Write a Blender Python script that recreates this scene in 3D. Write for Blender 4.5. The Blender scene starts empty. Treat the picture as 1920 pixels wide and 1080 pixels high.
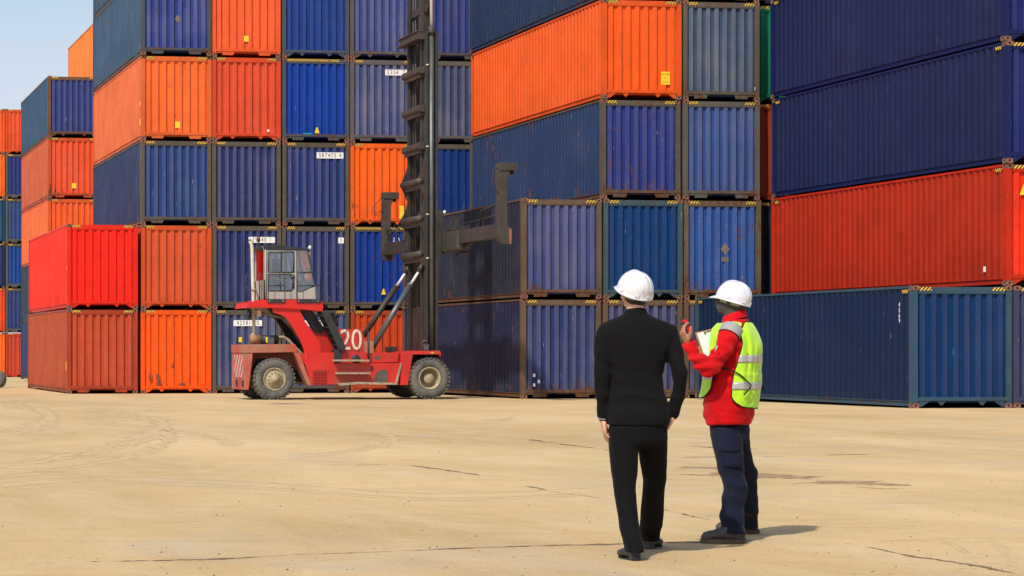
import bpy, bmesh, math, random
from mathutils import Vector, Matrix, noise
PI = math.pi
R = math.radians
scene = bpy.context.scene
# ---------------------------------------------------------------- camera (level, long lens with shift)
FPX, CX, CY, CAMZ = 4400.0, 200.0, 655.0, 1.35
TH = math.atan(629.0 / FPX)
ST, CT = math.sin(TH), math.cos(TH)
cam = bpy.data.cameras.new('camera')
cam.lens = FPX / 1920 * 36.0
cam.sensor_width = 36.0
cam.shift_x = (960 - CX) / 1920
cam.shift_y = (CY - 540) / 1920
cam.clip_start = 0.1
cam.clip_end = 6000
camo = bpy.data.objects.new('camera', cam)
scene.collection.objects.link(camo)
camo.location = (0, 0, CAMZ)
camo.rotation_euler = (R(90), 0, -TH)
scene.camera = camo
# ---------------------------------------------------------------- light
sun_cam = Vector((-0.58, -0.85, 1.15)).normalized()          # towards the sun, in camera right/away/up
to_sun = Vector((sun_cam.x * CT + sun_cam.y * ST, -sun_cam.x * ST + sun_cam.y * CT, sun_cam.z))
sun = bpy.data.lights.new('sun', 'SUN')
sun.energy = 3.9
sun.angle = R(1.5)
sun.color = (1.0, 0.94, 0.84)
suno = bpy.data.objects.new('sun', sun)
scene.collection.objects.link(suno)
suno.rotation_euler = to_sun.to_track_quat('Z', 'Y').to_euler()
world = bpy.data.worlds.new('World')
scene.world = world
world.use_nodes = True
wn = world.node_tree.nodes
wl = world.node_tree.links
sky = wn.new('ShaderNodeTexSky')
sky.sky_type = 'NISHITA'
sky.sun_disc = False
sky.sun_elevation = math.asin(to_sun.z)
sky.sun_rotation = math.atan2(to_sun.x, to_sun.y)
sky.air_density = 1.0
sky.dust_density = 2.0
sky.ozone_density = 1.0
wn['Background'].inputs['Strength'].default_value = 0.15
# pale summer haze low over the horizon
wtc = wn.new('ShaderNodeTexCoord'); wsp = wn.new('ShaderNodeSeparateXYZ'); wmr = wn.new('ShaderNodeMapRange'); wmx = wn.new('ShaderNodeMix')
wmr.interpolation_type = 'SMOOTHSTEP'; wmx.data_type = 'RGBA'
wmr.inputs[1].default_value = .04; wmr.inputs[2].default_value = .215; wmr.inputs[3].default_value = 1.0; wmr.inputs[4].default_value = .0
wl.new(wtc.outputs['Generated'], wsp.inputs[0]); wl.new(wsp.outputs[2], wmr.inputs[0]); wl.new(wmr.outputs[0], wmx.inputs[0])
wl.new(sky.outputs[0], wmx.inputs[6]); wmx.inputs[7].default_value = (4.6, 4.9, 5.7, 1)
wl.new(wmx.outputs[2], wn['Background'].inputs['Color'])
scene.view_settings.view_transform = 'Standard'
scene.view_settings.look = 'None'
scene.view_settings.exposure = 0.05
scene.view_settings.gamma = 1.0
scene.render.engine = 'CYCLES'
scene.cycles.use_denoising = True

# ---------------------------------------------------------------- helpers
COL = scene.collection
rnd = random.Random(7)

def PV(px, py, v):
    """photo pixel -> world point on the vertical plane y = v"""
    sx = (px - CX) / FPX
    t = v / (CT - sx * ST)
    return Vector((t * (sx * CT + ST), v, CAMZ - t * (py - CY) / FPX))

def PD(px, py, d):
    sx = (px - CX) / FPX * d
    return Vector((sx * CT + d * ST, -sx * ST + d * CT, CAMZ - d * (py - CY) / FPX))

GZ = [(-50, 0), (0, 0), (22, 0), (40, -.015), (52, -.04), (66, -.10), (79, -.165), (110, -.20), (150, -.45), (300, -.6), (5000, -.6)]
def gz(v):
    for (a, za), (b, zb) in zip(GZ, GZ[1:]):
        if v <= b:
            t = (v - a) / (b - a)
            return za + (zb - za) * t
    return -.6

def PG(px, py):
    """photo pixel -> point on the ground"""
    z = 0.0
    for _ in range(12):
        d = (CAMZ - z) * FPX / (py - CY)
        p = PD(px, py, d)
        z = gz(p.y)
    return Vector((p.x, p.y, z))

def tag(o, label=None, cat=None, group=None, kind=None):
    if label: o['label'] = label
    if cat: o['category'] = cat
    if group: o['group'] = group
    if kind: o['kind'] = kind
    return o

def empty(name, loc=(0, 0, 0), rz=0, label=None, cat=None, group=None):
    o = bpy.data.objects.new(name, None)
    o.empty_display_size = .3
    COL.objects.link(o)
    o.location = loc
    o.rotation_euler = (0, 0, rz)
    return tag(o, label, cat, group)

def link(name, me, mat=None, parent=None):
    o = bpy.data.objects.new(name, me)
    COL.objects.link(o)
    if mat is not None and len(me.materials) == 0:
        me.materials.append(mat)
    if parent is not None:
        o.parent = parent
    return o

class MB:
    def __init__(s):
        s.v = []; s.f = []; s.rib = None; s.sm = []
    def add(s, vs, fs, smooth=False):
        n = len(s.v)
        s.v += [tuple(p) for p in vs]
        s.f += [tuple(i + n for i in f) for f in fs]
        s.sm += [smooth] * len(fs)
        return s
    def box(s, x0, x1, y0, y1, z0, z1):
        if x0 > x1: x0, x1 = x1, x0
        if y0 > y1: y0, y1 = y1, y0
        if z0 > z1: z0, z1 = z1, z0
        return s.add([(x0, y0, z0), (x1, y0, z0), (x1, y1, z0), (x0, y1, z0), (x0, y0, z1), (x1, y0, z1), (x1, y1, z1), (x0, y1, z1)],
                     [(0, 3, 2, 1), (4, 5, 6, 7), (0, 1, 5, 4), (1, 2, 6, 5), (2, 3, 7, 6), (3, 0, 4, 7)])
    def prism(s, pts, off):
        """pts: list of 3D points (planar), extruded by vector off"""
        n = len(pts); off = Vector(off)
        vs = [Vector(p) for p in pts] + [Vector(p) + off for p in pts]
        fs = [tuple(range(n))[::-1], tuple(range(n, 2 * n))] + [(i, (i + 1) % n, n + (i + 1) % n, n + i) for i in range(n)]
        return s.add(vs, fs)
    def tube(s, path, r, seg=10, caps=True):
        path = [Vector(p) for p in path]
        n = len(path)
        rs = r if isinstance(r, (list, tuple)) else [r] * n
        vs = []; up = None
        for i, p in enumerate(path):
            a = path[max(i - 1, 0)]; b = path[min(i + 1, n - 1)]
            t = (b - a).normalized()
            if up is None:
                up = Vector((0, 0, 1)) if abs(t.z) < .9 else Vector((0, 1, 0))
            x = t.cross(up).normalized(); y = x.cross(t).normalized(); up = y
            for k in range(seg):
                c = 2 * PI * k / seg
                vs.append(p + (x * math.cos(c) + y * math.sin(c)) * rs[i])
        fs = [(i * seg + k, i * seg + (k + 1) % seg, (i + 1) * seg + (k + 1) % seg, (i + 1) * seg + k) for i in range(n - 1) for k in range(seg)]
        if caps:
            fs += [tuple(range(seg))[::-1], tuple((n - 1) * seg + k for k in range(seg))]
        return s.add(vs, fs, True)
    def lathe(s, prof, c, axis=(0, 1, 0), seg=40):
        """prof: (radius, along) pairs round axis through c"""
        c = Vector(c); ax = Vector(axis).normalized()
        u = ax.orthogonal().normalized(); w = ax.cross(u)
        vs = []
        for r_, h in prof:
            for k in range(seg):
                a = 2 * PI * k / seg
                vs.append(c + ax * h + (u * math.cos(a) + w * math.sin(a)) * r_)
        n = len(prof)
        fs = [(i * seg + k, i * seg + (k + 1) % seg, (i + 1) * seg + (k + 1) % seg, (i + 1) * seg + k) for i in range(n - 1) for k in range(seg)]
        return s.add(vs, fs, True)
    def ell(s, c, r, rot=None, seg=20, rings=12):
        c = Vector(c); vs = []; fs = []
        if not isinstance(r, (tuple, list)): r = (r, r, r)
        for i in range(rings + 1):
            t = PI * i / rings
            for k in range(seg):
                a = 2 * PI * k / seg
                p = Vector((r[0] * math.sin(t) * math.cos(a), r[1] * math.sin(t) * math.sin(a), r[2] * math.cos(t)))
                if rot: p = rot @ p
                vs.append(c + p)
        for i in range(rings):
            for k in range(seg):
                fs.append((i * seg + k, (i + 1) * seg + k, (i + 1) * seg + (k + 1) % seg, i * seg + (k + 1) % seg))
        return s.add(vs, fs, True)
    def mesh(s, name, bevel=0, weld=False):
        me = bpy.data.meshes.new(name)
        me.from_pydata(s.v, [], s.f)
        me.polygons.foreach_set('use_smooth', s.sm)
        bm = bmesh.new(); bm.from_mesh(me)
        if weld: bmesh.ops.remove_doubles(bm, verts=bm.verts, dist=1e-5)
        bmesh.ops.recalc_face_normals(bm, faces=bm.faces)
        if bevel:
            es = [e for e in bm.edges if len(e.link_faces) == 2 and e.calc_face_angle(0) > .6]
            bmesh.ops.bevel(bm, geom=es, offset=bevel, segments=2, profile=.7, affect='EDGES', clamp_overlap=True)
        bm.to_mesh(me); bm.free()
        me.update()
        return me
    def build(s, name, mat, parent=None, bevel=0, weld=False):
        return link(name, s.mesh(name, bevel, weld), mat, parent)

# ---------------------------------------------------------------- materials
class NT:
    """small node-graph writer"""
    def __init__(s, name):
        s.m = bpy.data.materials.new(name); s.m.use_nodes = True
        s.t = s.m.node_tree; s.b = s.t.nodes['Principled BSDF']
    def n(s, typ, **kw):
        o = s.t.nodes.new(typ)
        for k, v in kw.items():
            setattr(o, k, v)
        return o
    def l(s, a, b): s.t.links.new(a, b); return s
    def val(s, x): return x
    def math(s, op, a, b=None, clamp=False):
        o = s.n('ShaderNodeMath', operation=op); o.use_clamp = clamp
        for i, x in enumerate((a, b)):
            if x is None: continue
            if isinstance(x, (int, float)): o.inputs[i].default_value = x
            else: s.l(x, o.inputs[i])
        return o.outputs[0]
    def mix(s, f, a, b, blend='MIX'):
        o = s.n('ShaderNodeMix', data_type='RGBA', blend_type=blend)
        for i, x in ((0, f), (6, a), (7, b)):
            if isinstance(x, (int, float)): o.inputs[i].default_value = x
            elif isinstance(x, tuple): o.inputs[i].default_value = (*x, 1) if len(x) == 3 else x
            else: s.l(x, o.inputs[i])
        return o.outputs[2]
    def ramp(s, f, lo, hi, a=0., b=1.):
        o = s.n('ShaderNodeMapRange'); o.clamp = True
        s.l(f, o.inputs[0])
        o.inputs[1].default_value = lo; o.inputs[2].default_value = hi; o.inputs[3].default_value = a; o.inputs[4].default_value = b
        return o.outputs[0]
    def noise(s, vec, scale, detail=4, rough=.55, dist=0.):
        o = s.n('ShaderNodeTexNoise')
        if vec is not None: s.l(vec, o.inputs['Vector'])
        o.inputs['Scale'].default_value = scale; o.inputs['Detail'].default_value = detail
        o.inputs['Roughness'].default_value = rough; o.inputs['Distortion'].default_value = dist
        return o.outputs['Fac']
    def obj(s): return s.n('ShaderNodeTexCoord').outputs['Object']
    def scl(s, vec, sc, loc=None):
        o = s.n('ShaderNodeMapping')
        s.l(vec, o.inputs[0]); o.inputs['Scale'].default_value = sc
        if loc is not None: o.inputs['Location'].default_value = loc
        return o.outputs[0]
    def attr(s, name, typ='OBJECT'):
        o = s.n('ShaderNodeAttribute', attribute_type=typ, attribute_name=name)
        return o.outputs['Fac']
    def bump(s, h, strength=.3, dist=.01):
        o = s.n('ShaderNodeBump'); o.inputs['Strength'].default_value = strength; o.inputs['Distance'].default_value = dist
        s.l(h, o.inputs['Height']); s.l(o.outputs[0], s.b.inputs['Normal'])
    def set(s, **kw):
        for k, v in kw.items():
            k = k.replace('_', ' ')
            i = s.b.inputs[k]
            if isinstance(v, (int, float)): i.default_value = v
            elif isinstance(v, tuple): i.default_value = (*v, 1) if len(v) == 3 else v
            else: s.l(v, i)
        return s

def lin(r, g, b):
    return tuple(((c / 255) / 12.92 if c / 255 <= .04045 else ((c / 255 + .055) / 1.055) ** 2.4) for c in (r, g, b))

def simple(name, col, rough=.6, metal=0., var=.15, scale=6., dirt=0., dirtcol=(.25, .2, .14), bump=0.):
    g = NT(name); o = g.obj()
    n1 = g.noise(o, scale, 5)
    c = g.mix(g.ramp(n1, .3, .7), tuple(x * (1 - var) for x in col), tuple(min(1, x * (1 + var)) for x in col))
    if dirt:
        n2 = g.noise(g.scl(o, (1, 1, .5)), scale * .45, 6, .65)
        c = g.mix(g.ramp(n2, .62 - dirt * .35, .72, 0, min(1, dirt * 1.2)), c, dirtcol)
    g.set(Base_Color=c, Roughness=rough, Metallic=metal)
    if bump: g.bump(g.noise(o, scale * 6, 3), bump, .01)
    return g.m

# container paint: colour from the object, wear/fade/seed from custom properties
def container_paint():
    g = NT('container_paint'); o = g.obj()
    info = g.n('ShaderNodeObjectInfo')
    seed = g.attr('seed'); wear = g.attr('wear'); fade = g.attr('fade'); rib = g.attr('rib', 'GEOMETRY')
    cmb = g.n('ShaderNodeCombineXYZ')
    g.l(g.math('MULTIPLY', seed, 13.7), cmb.inputs[0]); g.l(g.math('MULTIPLY', seed, 7.9), cmb.inputs[1]); g.l(g.math('MULTIPLY', seed, 5.3), cmb.inputs[2])
    add = g.n('ShaderNodeVectorMath', operation='ADD'); g.l(o, add.inputs[0]); g.l(cmb.outputs[0], add.inputs[1]); p = add.outputs[0]
    base = info.outputs['Color']
    big = g.noise(p, .9, 4, .6)
    c = g.mix(g.ramp(big, .3, .7, 0, .6), base, g.mix(1., base, (.66, .66, .68), 'MULTIPLY'))
    # chalky fading of the outer ribs and in patches
    pale = g.mix(.5, base, (.30, .28, .27))
    strk = g.noise(g.scl(p, (5, 5, .3)), 1.2, 4, .6)
    ribf = g.math('MULTIPLY', g.math('MULTIPLY', rib, fade), g.ramp(strk, .25, .7, .25, .95))
    patch = g.math('MULTIPLY', g.ramp(g.noise(p, .55, 3), .5, .75), g.math('MULTIPLY', fade, .5))
    c = g.mix(g.math('ADD', ribf, patch, True), c, pale)
    # long vertical dirt runs
    run = g.noise(g.scl(p, (7, 7, .22)), 1.6, 5, .65)
    c = g.mix(g.math('MULTIPLY', g.ramp(run, .56, .78), g.math('ADD', g.math('MULTIPLY', wear, .55), .12), True), c, g.mix(.35, g.mix(1., c, (.35, .33, .32), 'MULTIPLY'), (.06, .045, .035)))
    # pale scratches
    scr = g.noise(g.scl(p, (26, 26, 2.2)), 1.1, 3, .5)
    scm = g.ramp(g.noise(p, 1.7, 2), .52, .6)
    c = g.mix(g.math('MULTIPLY', g.math('MULTIPLY', g.ramp(scr, .70, .74), scm), g.math('ADD', wear, .12), True), c, (.42, .38, .34))
    # rust: spots everywhere, heavier near the bottom and where wear is high
    sep = g.n('ShaderNodeSeparateXYZ'); g.l(o, sep.inputs[0])
    clus = g.ramp(g.noise(p, .75, 3, .6), .35, .68, -.11, .045)
    low = g.math('ADD', g.ramp(sep.outputs[2], .15, .75, .13, 0), g.ramp(sep.outputs[2], 2.55, 2.85, 0, .07))
    rn = g.noise(g.scl(p, (1, 1, .30)), 8.5, 8, .72)
    thr = g.math('ADD', g.math('ADD', g.math('ADD', rn, clus), g.math('MULTIPLY', low, wear)), g.math('MULTIPLY', wear, .13))
    rust = g.mix(g.noise(p, 14, 4), (.045, .02, .012), (.20, .075, .03))
    c = g.mix(g.ramp(thr, .688, .74), c, rust)
    # thin general grime, stronger low down
    c = g.mix(g.math('MULTIPLY', g.ramp(sep.outputs[2], .1, 1.0, .35, .06), g.ramp(g.noise(p, 2.6, 5), .35, .7)), c, g.mix(1., c, (.55, .52, .50), 'MULTIPLY'))
    g.set(Base_Color=c, Roughness=g.ramp(big, .2, .8, .42, .68), Specular_IOR_Level=.2)
    h = g.math('ADD', g.noise(p, 2.0, 3), g.math('MULTIPLY', g.noise(p, 9, 3), .25))
    g.bump(h, .6, .045)
    return g.m
M_PAINT = container_paint()

def hazard():
    g = NT('hazard_stripes'); o = g.obj()
    sep = g.n('ShaderNodeSeparateXYZ'); g.l(o, sep.inputs[0])
    k = g.math('SUBTRACT', g.math('ADD', sep.outputs[0], sep.outputs[1]), g.math('MULTIPLY', sep.outputs[2], .9))
    f = g.math('FRACT', g.math('MULTIPLY', k, 11.5))
    w = g.ramp(g.noise(o, 9, 5, .7), .56, .64, 0, .8)
    c = g.mix(g.ramp(f, .46, .54), (.02, .02, .02), (.78, .47, .03))
    c = g.mix(w, c, (.09, .06, .05))
    g.set(Base_Color=c, Roughness=.6)
    return g.m
M_HAZ = hazard()
M_WHITE = simple('white_plate', (.78, .77, .74), .5, var=.06)
M_INK = simple('dark_ink', (.025, .025, .03), .6)
M_YEL = simple('yellow_sticker', (.85, .55, .02), .5, var=.06, dirt=.1)
M_WTXT = simple('white_lettering', (.75, .75, .75), .55, var=.05, dirt=.15)
M_RESID = simple('sticker_residue', (.16, .13, .10), .8, var=.3, scale=20)
M_DARK = simple('black_and_hole_shade', (.012, .012, .012), .9)

def text_mesh(txt, size, name, depth=.0015, sx=1., spacing=1.):
    cu = bpy.data.curves.new(name, 'FONT')
    cu.body = txt; cu.size = size; cu.extrude = depth; cu.align_x = 'CENTER'; cu.align_y = 'CENTER'; cu.space_character = spacing
    cu.resolution_u = 4
    to = bpy.data.objects.new(name, cu); COL.objects.link(to)
    dg = bpy.context.evaluated_depsgraph_get(); dg.update()
    me = bpy.data.meshes.new_from_object(to.evaluated_get(dg))
    bpy.data.objects.remove(to); bpy.data.curves.remove(cu)
    me.name = name
    me.transform(Matrix.Rotation(PI / 2, 4, 'X') @ Matrix.Diagonal((sx, 1, 1, 1)))
    return me
# ================================================================ shipping containers
CW, CL, CH = 2.40, 12.19, 2.896
HW = CW / 2
def corr(x0, x1, pitch, out, dep, z0, z1, o_w=.40, s_w=.13):
    """corrugated sheet along x, outer face at y=0+out, inner at out+dep; returns verts, faces, rib"""
    n = max(1, round((x1 - x0) / pitch)); pitch = (x1 - x0) / n
    xs = [(x0, 0.)]
    flat = pitch * (1 - o_w - 2 * s_w) / 2
    for i in range(n):
        a = x0 + i * pitch
        xs += [(a + flat, 0.), (a + flat + s_w * pitch, 1.), (a + flat + (s_w + o_w) * pitch, 1.), (a + flat + (2 * s_w + o_w) * pitch, 0.)]
    xs.append((x1, 0.))
    vs = []; fs = []; rib = []
    zs = [z0, z1]
    for x, r_ in xs:
        for z in zs:
            vs.append((x, out + dep * (1 - r_), z)); rib.append(r_)
    for i in range(len(xs) - 1):
        fs.append((2 * i, 2 * i + 2, 2 * i + 3, 2 * i + 1))
    return vs, fs, rib

def rib_mesh(name, vs, fs, rib):
    me = bpy.data.meshes.new(name); me.from_pydata(vs, [], fs)
    a = me.attributes.new('rib', 'FLOAT', 'POINT'); a.data.foreach_set('value', rib)
    me.materials.append(M_PAINT); me.update()
    return me

def casting_mesh():
    m = MB(); w, d, h = .165, .178, .118
    m.box(.012, w - .0, .012, d, .004, h - .004)                     # core
    # front plate with a hole, side plate with a hole
    def plate(o, ux, wd):
        seg = 12; cx, cz, rx, rz = wd / 2, h / 2, wd * .19, h * .27
        outer = []
        for k in range(seg):
            a = 2 * PI * (k + .5) / seg
            ca, sa = math.cos(a), math.sin(a)
            t = 1 / max(abs(ca) / (wd / 2), abs(sa) / (h / 2))
            outer.append((cx + ca * t, cz + sa * t))
        inner = [(cx + rx * math.cos(2 * PI * (k + .5) / seg), cz + rz * math.sin(2 * PI * (k + .5) / seg)) for k in range(seg)]
        def P3(a, b, dep): return (a, dep, b) if ux == 0 else (dep, a, b)
        vs = [P3(a, b, 0) for a, b in outer] + [P3(a, b, 0) for a, b in inner] + [P3(a, b, .0118) for a, b in inner]
        fs = [(k, (k + 1) % seg, seg + (k + 1) % seg, seg + k) for k in range(seg)] + [(seg + k, seg + (k + 1) % seg, 2 * seg + (k + 1) % seg, 2 * seg + k) for k in range(seg)]
        m.add(vs, fs)
    plate(0, 0, w); plate(0, 1, d)
    # rims closing the gap between plates and core
    m.box(.0, w, .0, .0115, 0, .004); m.box(0, w, 0, .0115, h - .004, h); m.box(w - .004, w, .0005, .0115, .004, h - .004)
    me = m.mesh('corner_casting')
    for i in range(6): me.polygons[i].material_index = 1  # core coloured near black: shade inside the holes is painted on
    me.materials.append(simple('rusty_casting', (.20, .085, .05), .8, var=.45, scale=14, dirt=.3, dirtcol=(.05, .035, .03), bump=.4))
    me.materials.append(M_DARK)
    return me
CAST = casting_mesh()
ev = corr(-HW + .13, HW - .13, .262, .022, .05, .25, 2.73, .42, .09)
END = rib_mesh('end_wall', *ev)
sv = corr(.17, CL - .17, .280, .0, .036, .165, 2.84, .26, .24)
side_v = [(-HW + .012 + y, x, z) for x, y, z in sv[0]]
SIDE = rib_mesh('side_wall', side_v, [f[::-1] for f in sv[1]], [r_ * .5 for r_ in sv[2]])
SIDE_R = rib_mesh('side_wall', [(-x, y, z) for x, y, z in side_v], sv[1], [r_ * .5 for r_ in sv[2]])

def frame_mesh(kind):
    m = MB()
    for s in (-1, 1):
        m.box(s * HW, s * (HW - .135), .004, .11, .118, CH - .118)                # front posts
        m.box(s * HW, s * (HW - .135), CL - .11, CL - .004, .118, CH - .118)
        m.box(s * (HW - .004), s * (HW - .07), .178, CL - .178, 2.83, 2.885)         # top rails
        m.box(s * (HW - .034), s * (HW - .06), .178, CL - .178, .045, .158); m.box(s * (HW - .006), s * (HW - .06), .178, CL - .178, .158, .172)          # bottom rails
        m.box(s * (HW - .002), s * (HW - .06), .11, .17, .12, 2.83)                 # rear lip of front post on the side
    m.box(-HW + .165, HW - .165, .008, .075, 2.725, 2.862)                        # header
    m.box(-HW + .135, HW - .135, .012, .03, 2.70, 2.727)
    m.box(-HW + .135, HW - .135, .006, .07, .175, .262)                            # sill
    m.box(-HW + .135, HW - .135, CL - .07, CL - .01, .10, .262)
    m.box(-HW + .135, HW - .135, CL - .07, CL - .01, 2.725, 2.862)
    if kind == 'A':
        for s in (-1, 1):
            m.prism([(s * (HW - .165), .02, .175), (s * (HW - .165), .02, .12), (s * (HW - .36), .02, .12), (s * (HW - .36), .02, .05), (s * (HW - .74), .02, .05), (s * (HW - .79), .02, .175)], (0, .05, 0))
    else:
        for s in (-1, 1):
            m.prism([(s * (HW - .165), .02, .175), (s * (HW - .165), .02, .03), (s * (HW - .22), .02, .03), (s * (HW - .44), .02, .175)], (0, .05, 0))
            m.prism([(s * .60, .02, .175), (s * .51, .02, .07), (s * .47, .02, .07), (s * .38, .02, .175)], (0, .05, 0))
    me = m.mesh('frame', weld=False)
    me.materials.append(M_PAINT)
    return me
FRAME = {'A': frame_mesh('A'), 'B': frame_mesh('B')}

def roof_mesh():
    m = MB()
    m.box(-HW + .07, HW - .07, .08, CL - .08, 2.82, 2.858)
    m.box(-HW + .06, HW - .06, .09, CL - .09, .13, .17)
    me = m.mesh('roof'); me.materials.append(M_PAINT); return me
ROOF = roof_mesh()
def back_mesh():
    m = MB(); m.box(-HW + .13, HW - .13, CL - .06, CL - .02, .25, 2.73)
    me = m.mesh('door_wall'); me.materials.append(M_PAINT); return me
BACK = back_mesh()
def strip(x0, x1, y, z0, z1):
    m = MB(); m.box(x0, x1, y - .003, y, z0, z1); me = m.mesh('hazard_strip'); me.materials.append(M_HAZ); return me
HZ_L = strip(-HW + .17, -HW + .47, .008, 2.775, 2.855)
HZ_R = strip(HW - .47, HW - .17, .008, 2.775, 2.855)
HZ_F = strip(-HW + .17, HW - .36, .008, 2.775, 2.855)
HZ_W = strip(-HW + .17, HW - .17, .008, 2.775, 2.855)
def sstrip():
    m = MB(); m.box(-HW + .001, -HW + .004, .2, .48, 2.72, 2.80); me = m.mesh('hazard_strip'); me.materials.append(M_HAZ); return me
HZ_S = sstrip()
def sstrip2():
    m = MB(); m.box(-HW + .001, -HW + .004, CL - .50, CL - .22, 2.72, 2.80); me = m.mesh('hazard_strip'); me.materials.append(M_HAZ); return me
HZ_S2 = sstrip2()

def tone(c):
    if c[2] > c[0] * 1.05: return (c[0] * .38, c[1] * .54, c[2] * .56)
    return (min(1, c[0] * .88), c[1] * .92, c[2] * .55)
seedn = [0.]
def container(loc, col, label, fcol=None, wear=.35, fade=.5, kind='A', hz='LR', sx=1., yaw=0., cols=None, group='shipping containers stacked in the yard', side_hz=False, decals=(), sy=1., sz=1.):
    """one container; col / fcol are sRGB triples for the walls and the frame"""
    seedn[0] += 1.37
    jr = random.Random(int(seedn[0] * 100)); loc = (loc[0] + jr.uniform(-.012, .012), loc[1] + jr.uniform(-.03, .03), loc[2]); yaw += jr.uniform(-.0016, .0016)
    t = empty('shipping_container', loc, yaw, label, 'shipping container', group)
    t.scale = (sx, sy, sz)
    base = tone(lin(*col))
    f = lin(*fcol) if fcol else tuple(x * .92 for x in base)
    if fcol: f = tuple(x * .72 for x in f)
    side = tone(lin(*cols)) if cols else base  # side tone, mostly darker: shade of that face put into the paint
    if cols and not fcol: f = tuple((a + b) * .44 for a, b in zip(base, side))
    def part(me, name, c, w=wear, fd=fade, loc=(0, 0, 0), rot=None, scale=None):
        o = link(name, me, None, t)
        o.color = (*c, 1); o['seed'] = seedn[0]; o['wear'] = w; o['fade'] = fd
        if loc != (0, 0, 0): o.location = loc
        if scale: o.scale = scale
        return o
    part(END, 'end_wall', base)
    part(SIDE, 'side_wall', side, wear * .8, fade * .55)
    part(SIDE_R, 'side_wall', side, wear * .8, fade * .55)
    part(FRAME[kind], 'frame', f, min(1, wear * 1.5), 0)
    part(ROOF, 'roof', base)
    part(BACK, 'door_wall', base)
    for y, sy in ((0, 1), (CL, -1)):
        for s in (-1, 1):
            for z, sz in ((0, 1), (CH, -1)):
                c = part(CAST, 'corner_casting', f, loc=(s * HW, y, z), scale=(-s, sy, sz))
    if 'F' in hz: part(HZ_F, 'hazard_strip', base)
    elif 'W' in hz: part(HZ_W, 'hazard_strip', base)
    else:
        if 'L' in hz: part(HZ_L, 'hazard_strip', base)
        if 'R' in hz: part(HZ_R, 'hazard_strip', base)
    if side_hz: part(HZ_S, 'hazard_strip', base); part(HZ_S2, 'hazard_strip', base)
    for d in decals:
        k = d[0]
        if k == 'plate':        # x, z, w, h, text
            _, x, z, w, h, txt = d
            m = MB(); m.box(x - w / 2, x + w / 2, .015, .0205, z - h / 2, z + h / 2)
            p = m.build('number_plate', M_WHITE, t)
            if txt:
                me = text_mesh(txt, h * 1.02, 'digits', .0008, .82, 1.25)
                q = link('digits', me, M_INK, p); q.location = (x, .0138, z)
        elif k == 'text':
            _, x, z, size, txt = d
            me = text_mesh(txt, size, 'digits', .0008, .8, 1.3)
            q = link('digits', me, M_WTXT, t); q.location = (x, .0205, z)
        elif k == 'vtext':      # letters stacked
            _, x, z, size, txt = d
            for i, ch in enumerate(txt):
                me = text_mesh(ch, size, 'digit', .0008, .9)
                q = link('digit', me, M_WTXT, t); q.location = (x, .0205, z - i * size * .82)
        elif k == 'svtext':     # stacked letters on the left side wall, at distance y from the front
            _, y, z, size, txt = d
            for i, ch in enumerate(txt):
                me = text_mesh(ch, size, 'digit', .0008, .9)
                q = link('digit', me, M_WTXT, t); q.location = (-HW + .0095, y, z - i * size * .8); q.rotation_euler = (0, 0, -PI / 2)
        elif k == 'sq':         # x, z, w, h, material
            _, x, z, w, h, mt = d
            m = MB(); m.box(x - w / 2, x + w / 2, .017, .021, z - h / 2, z + h / 2); m.build('sticker', mt, t)
        elif k == 'post':
            _, x, z, w, h, mt = d
            m = MB(); m.box(x - w / 2, x + w / 2, .0, .0035, z - h / 2, z + h / 2); m.build('sticker', mt, t)
        elif k == 'ssq':
            _, y, z, w, h, mt = d
            m = MB(); m.box(-HW + .006, -HW + .0105, y - w / 2, y + w / 2, z - h / 2, z + h / 2); m.build('sticker', mt, t)
        elif k == 'tri':
            _, x, z, w, h, mt = d
            m = MB(); m.prism([(x - w / 2, .017, z - h / 2), (x + w / 2, .017, z - h / 2), (x + w * .12, .017, z + h / 2), (x - w * .12, .017, z + h / 2)], (0, .004, 0)); m.build('sticker', mt, t)
        elif k == 'dia':
            _, x, z, w, h, mt = d
            m = MB(); m.prism([(x - w / 2, .017, z), (x, .017, z - h / 2), (x + w / 2, .017, z), (x, .017, z + h / 2)], (0, .004, 0)); m.build('sticker', mt, t)
        elif k == 'caution':
            _, x, z, w, h = d
            m = MB(); m.box(x - w / 2, x + w / 2, .016, .0205, z - h / 2, z + h / 2); p = m.build('caution_sticker', M_YEL, t)
            for i, s_ in enumerate(('CAUTION', 'H X', 'HIGH')):
                me = text_mesh(s_, h * .2, 'sticker_text', .0006, .8)
                q = link('sticker_text', me, simple('faded_ink', (.25, .17, .02), .6) if i == 0 else bpy.data.materials['faded_ink'], p); q.location = (x, .0148, z + h * (.3 - .3 * i))
    return t

def pos(px_left, px_right, v, zb):
    """front face spanning two pixels on plane y=v -> centre x and width scale"""
    a = PV(px_left, 700, v); b = PV(px_right, 700, v)
    return (a.x + b.x) / 2, (b.x - a.x) / CW

OLV = (104, 96, 84)      # weathered olive-grey posts
OLB = (84, 96, 106)
PIT = 2.90

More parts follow.
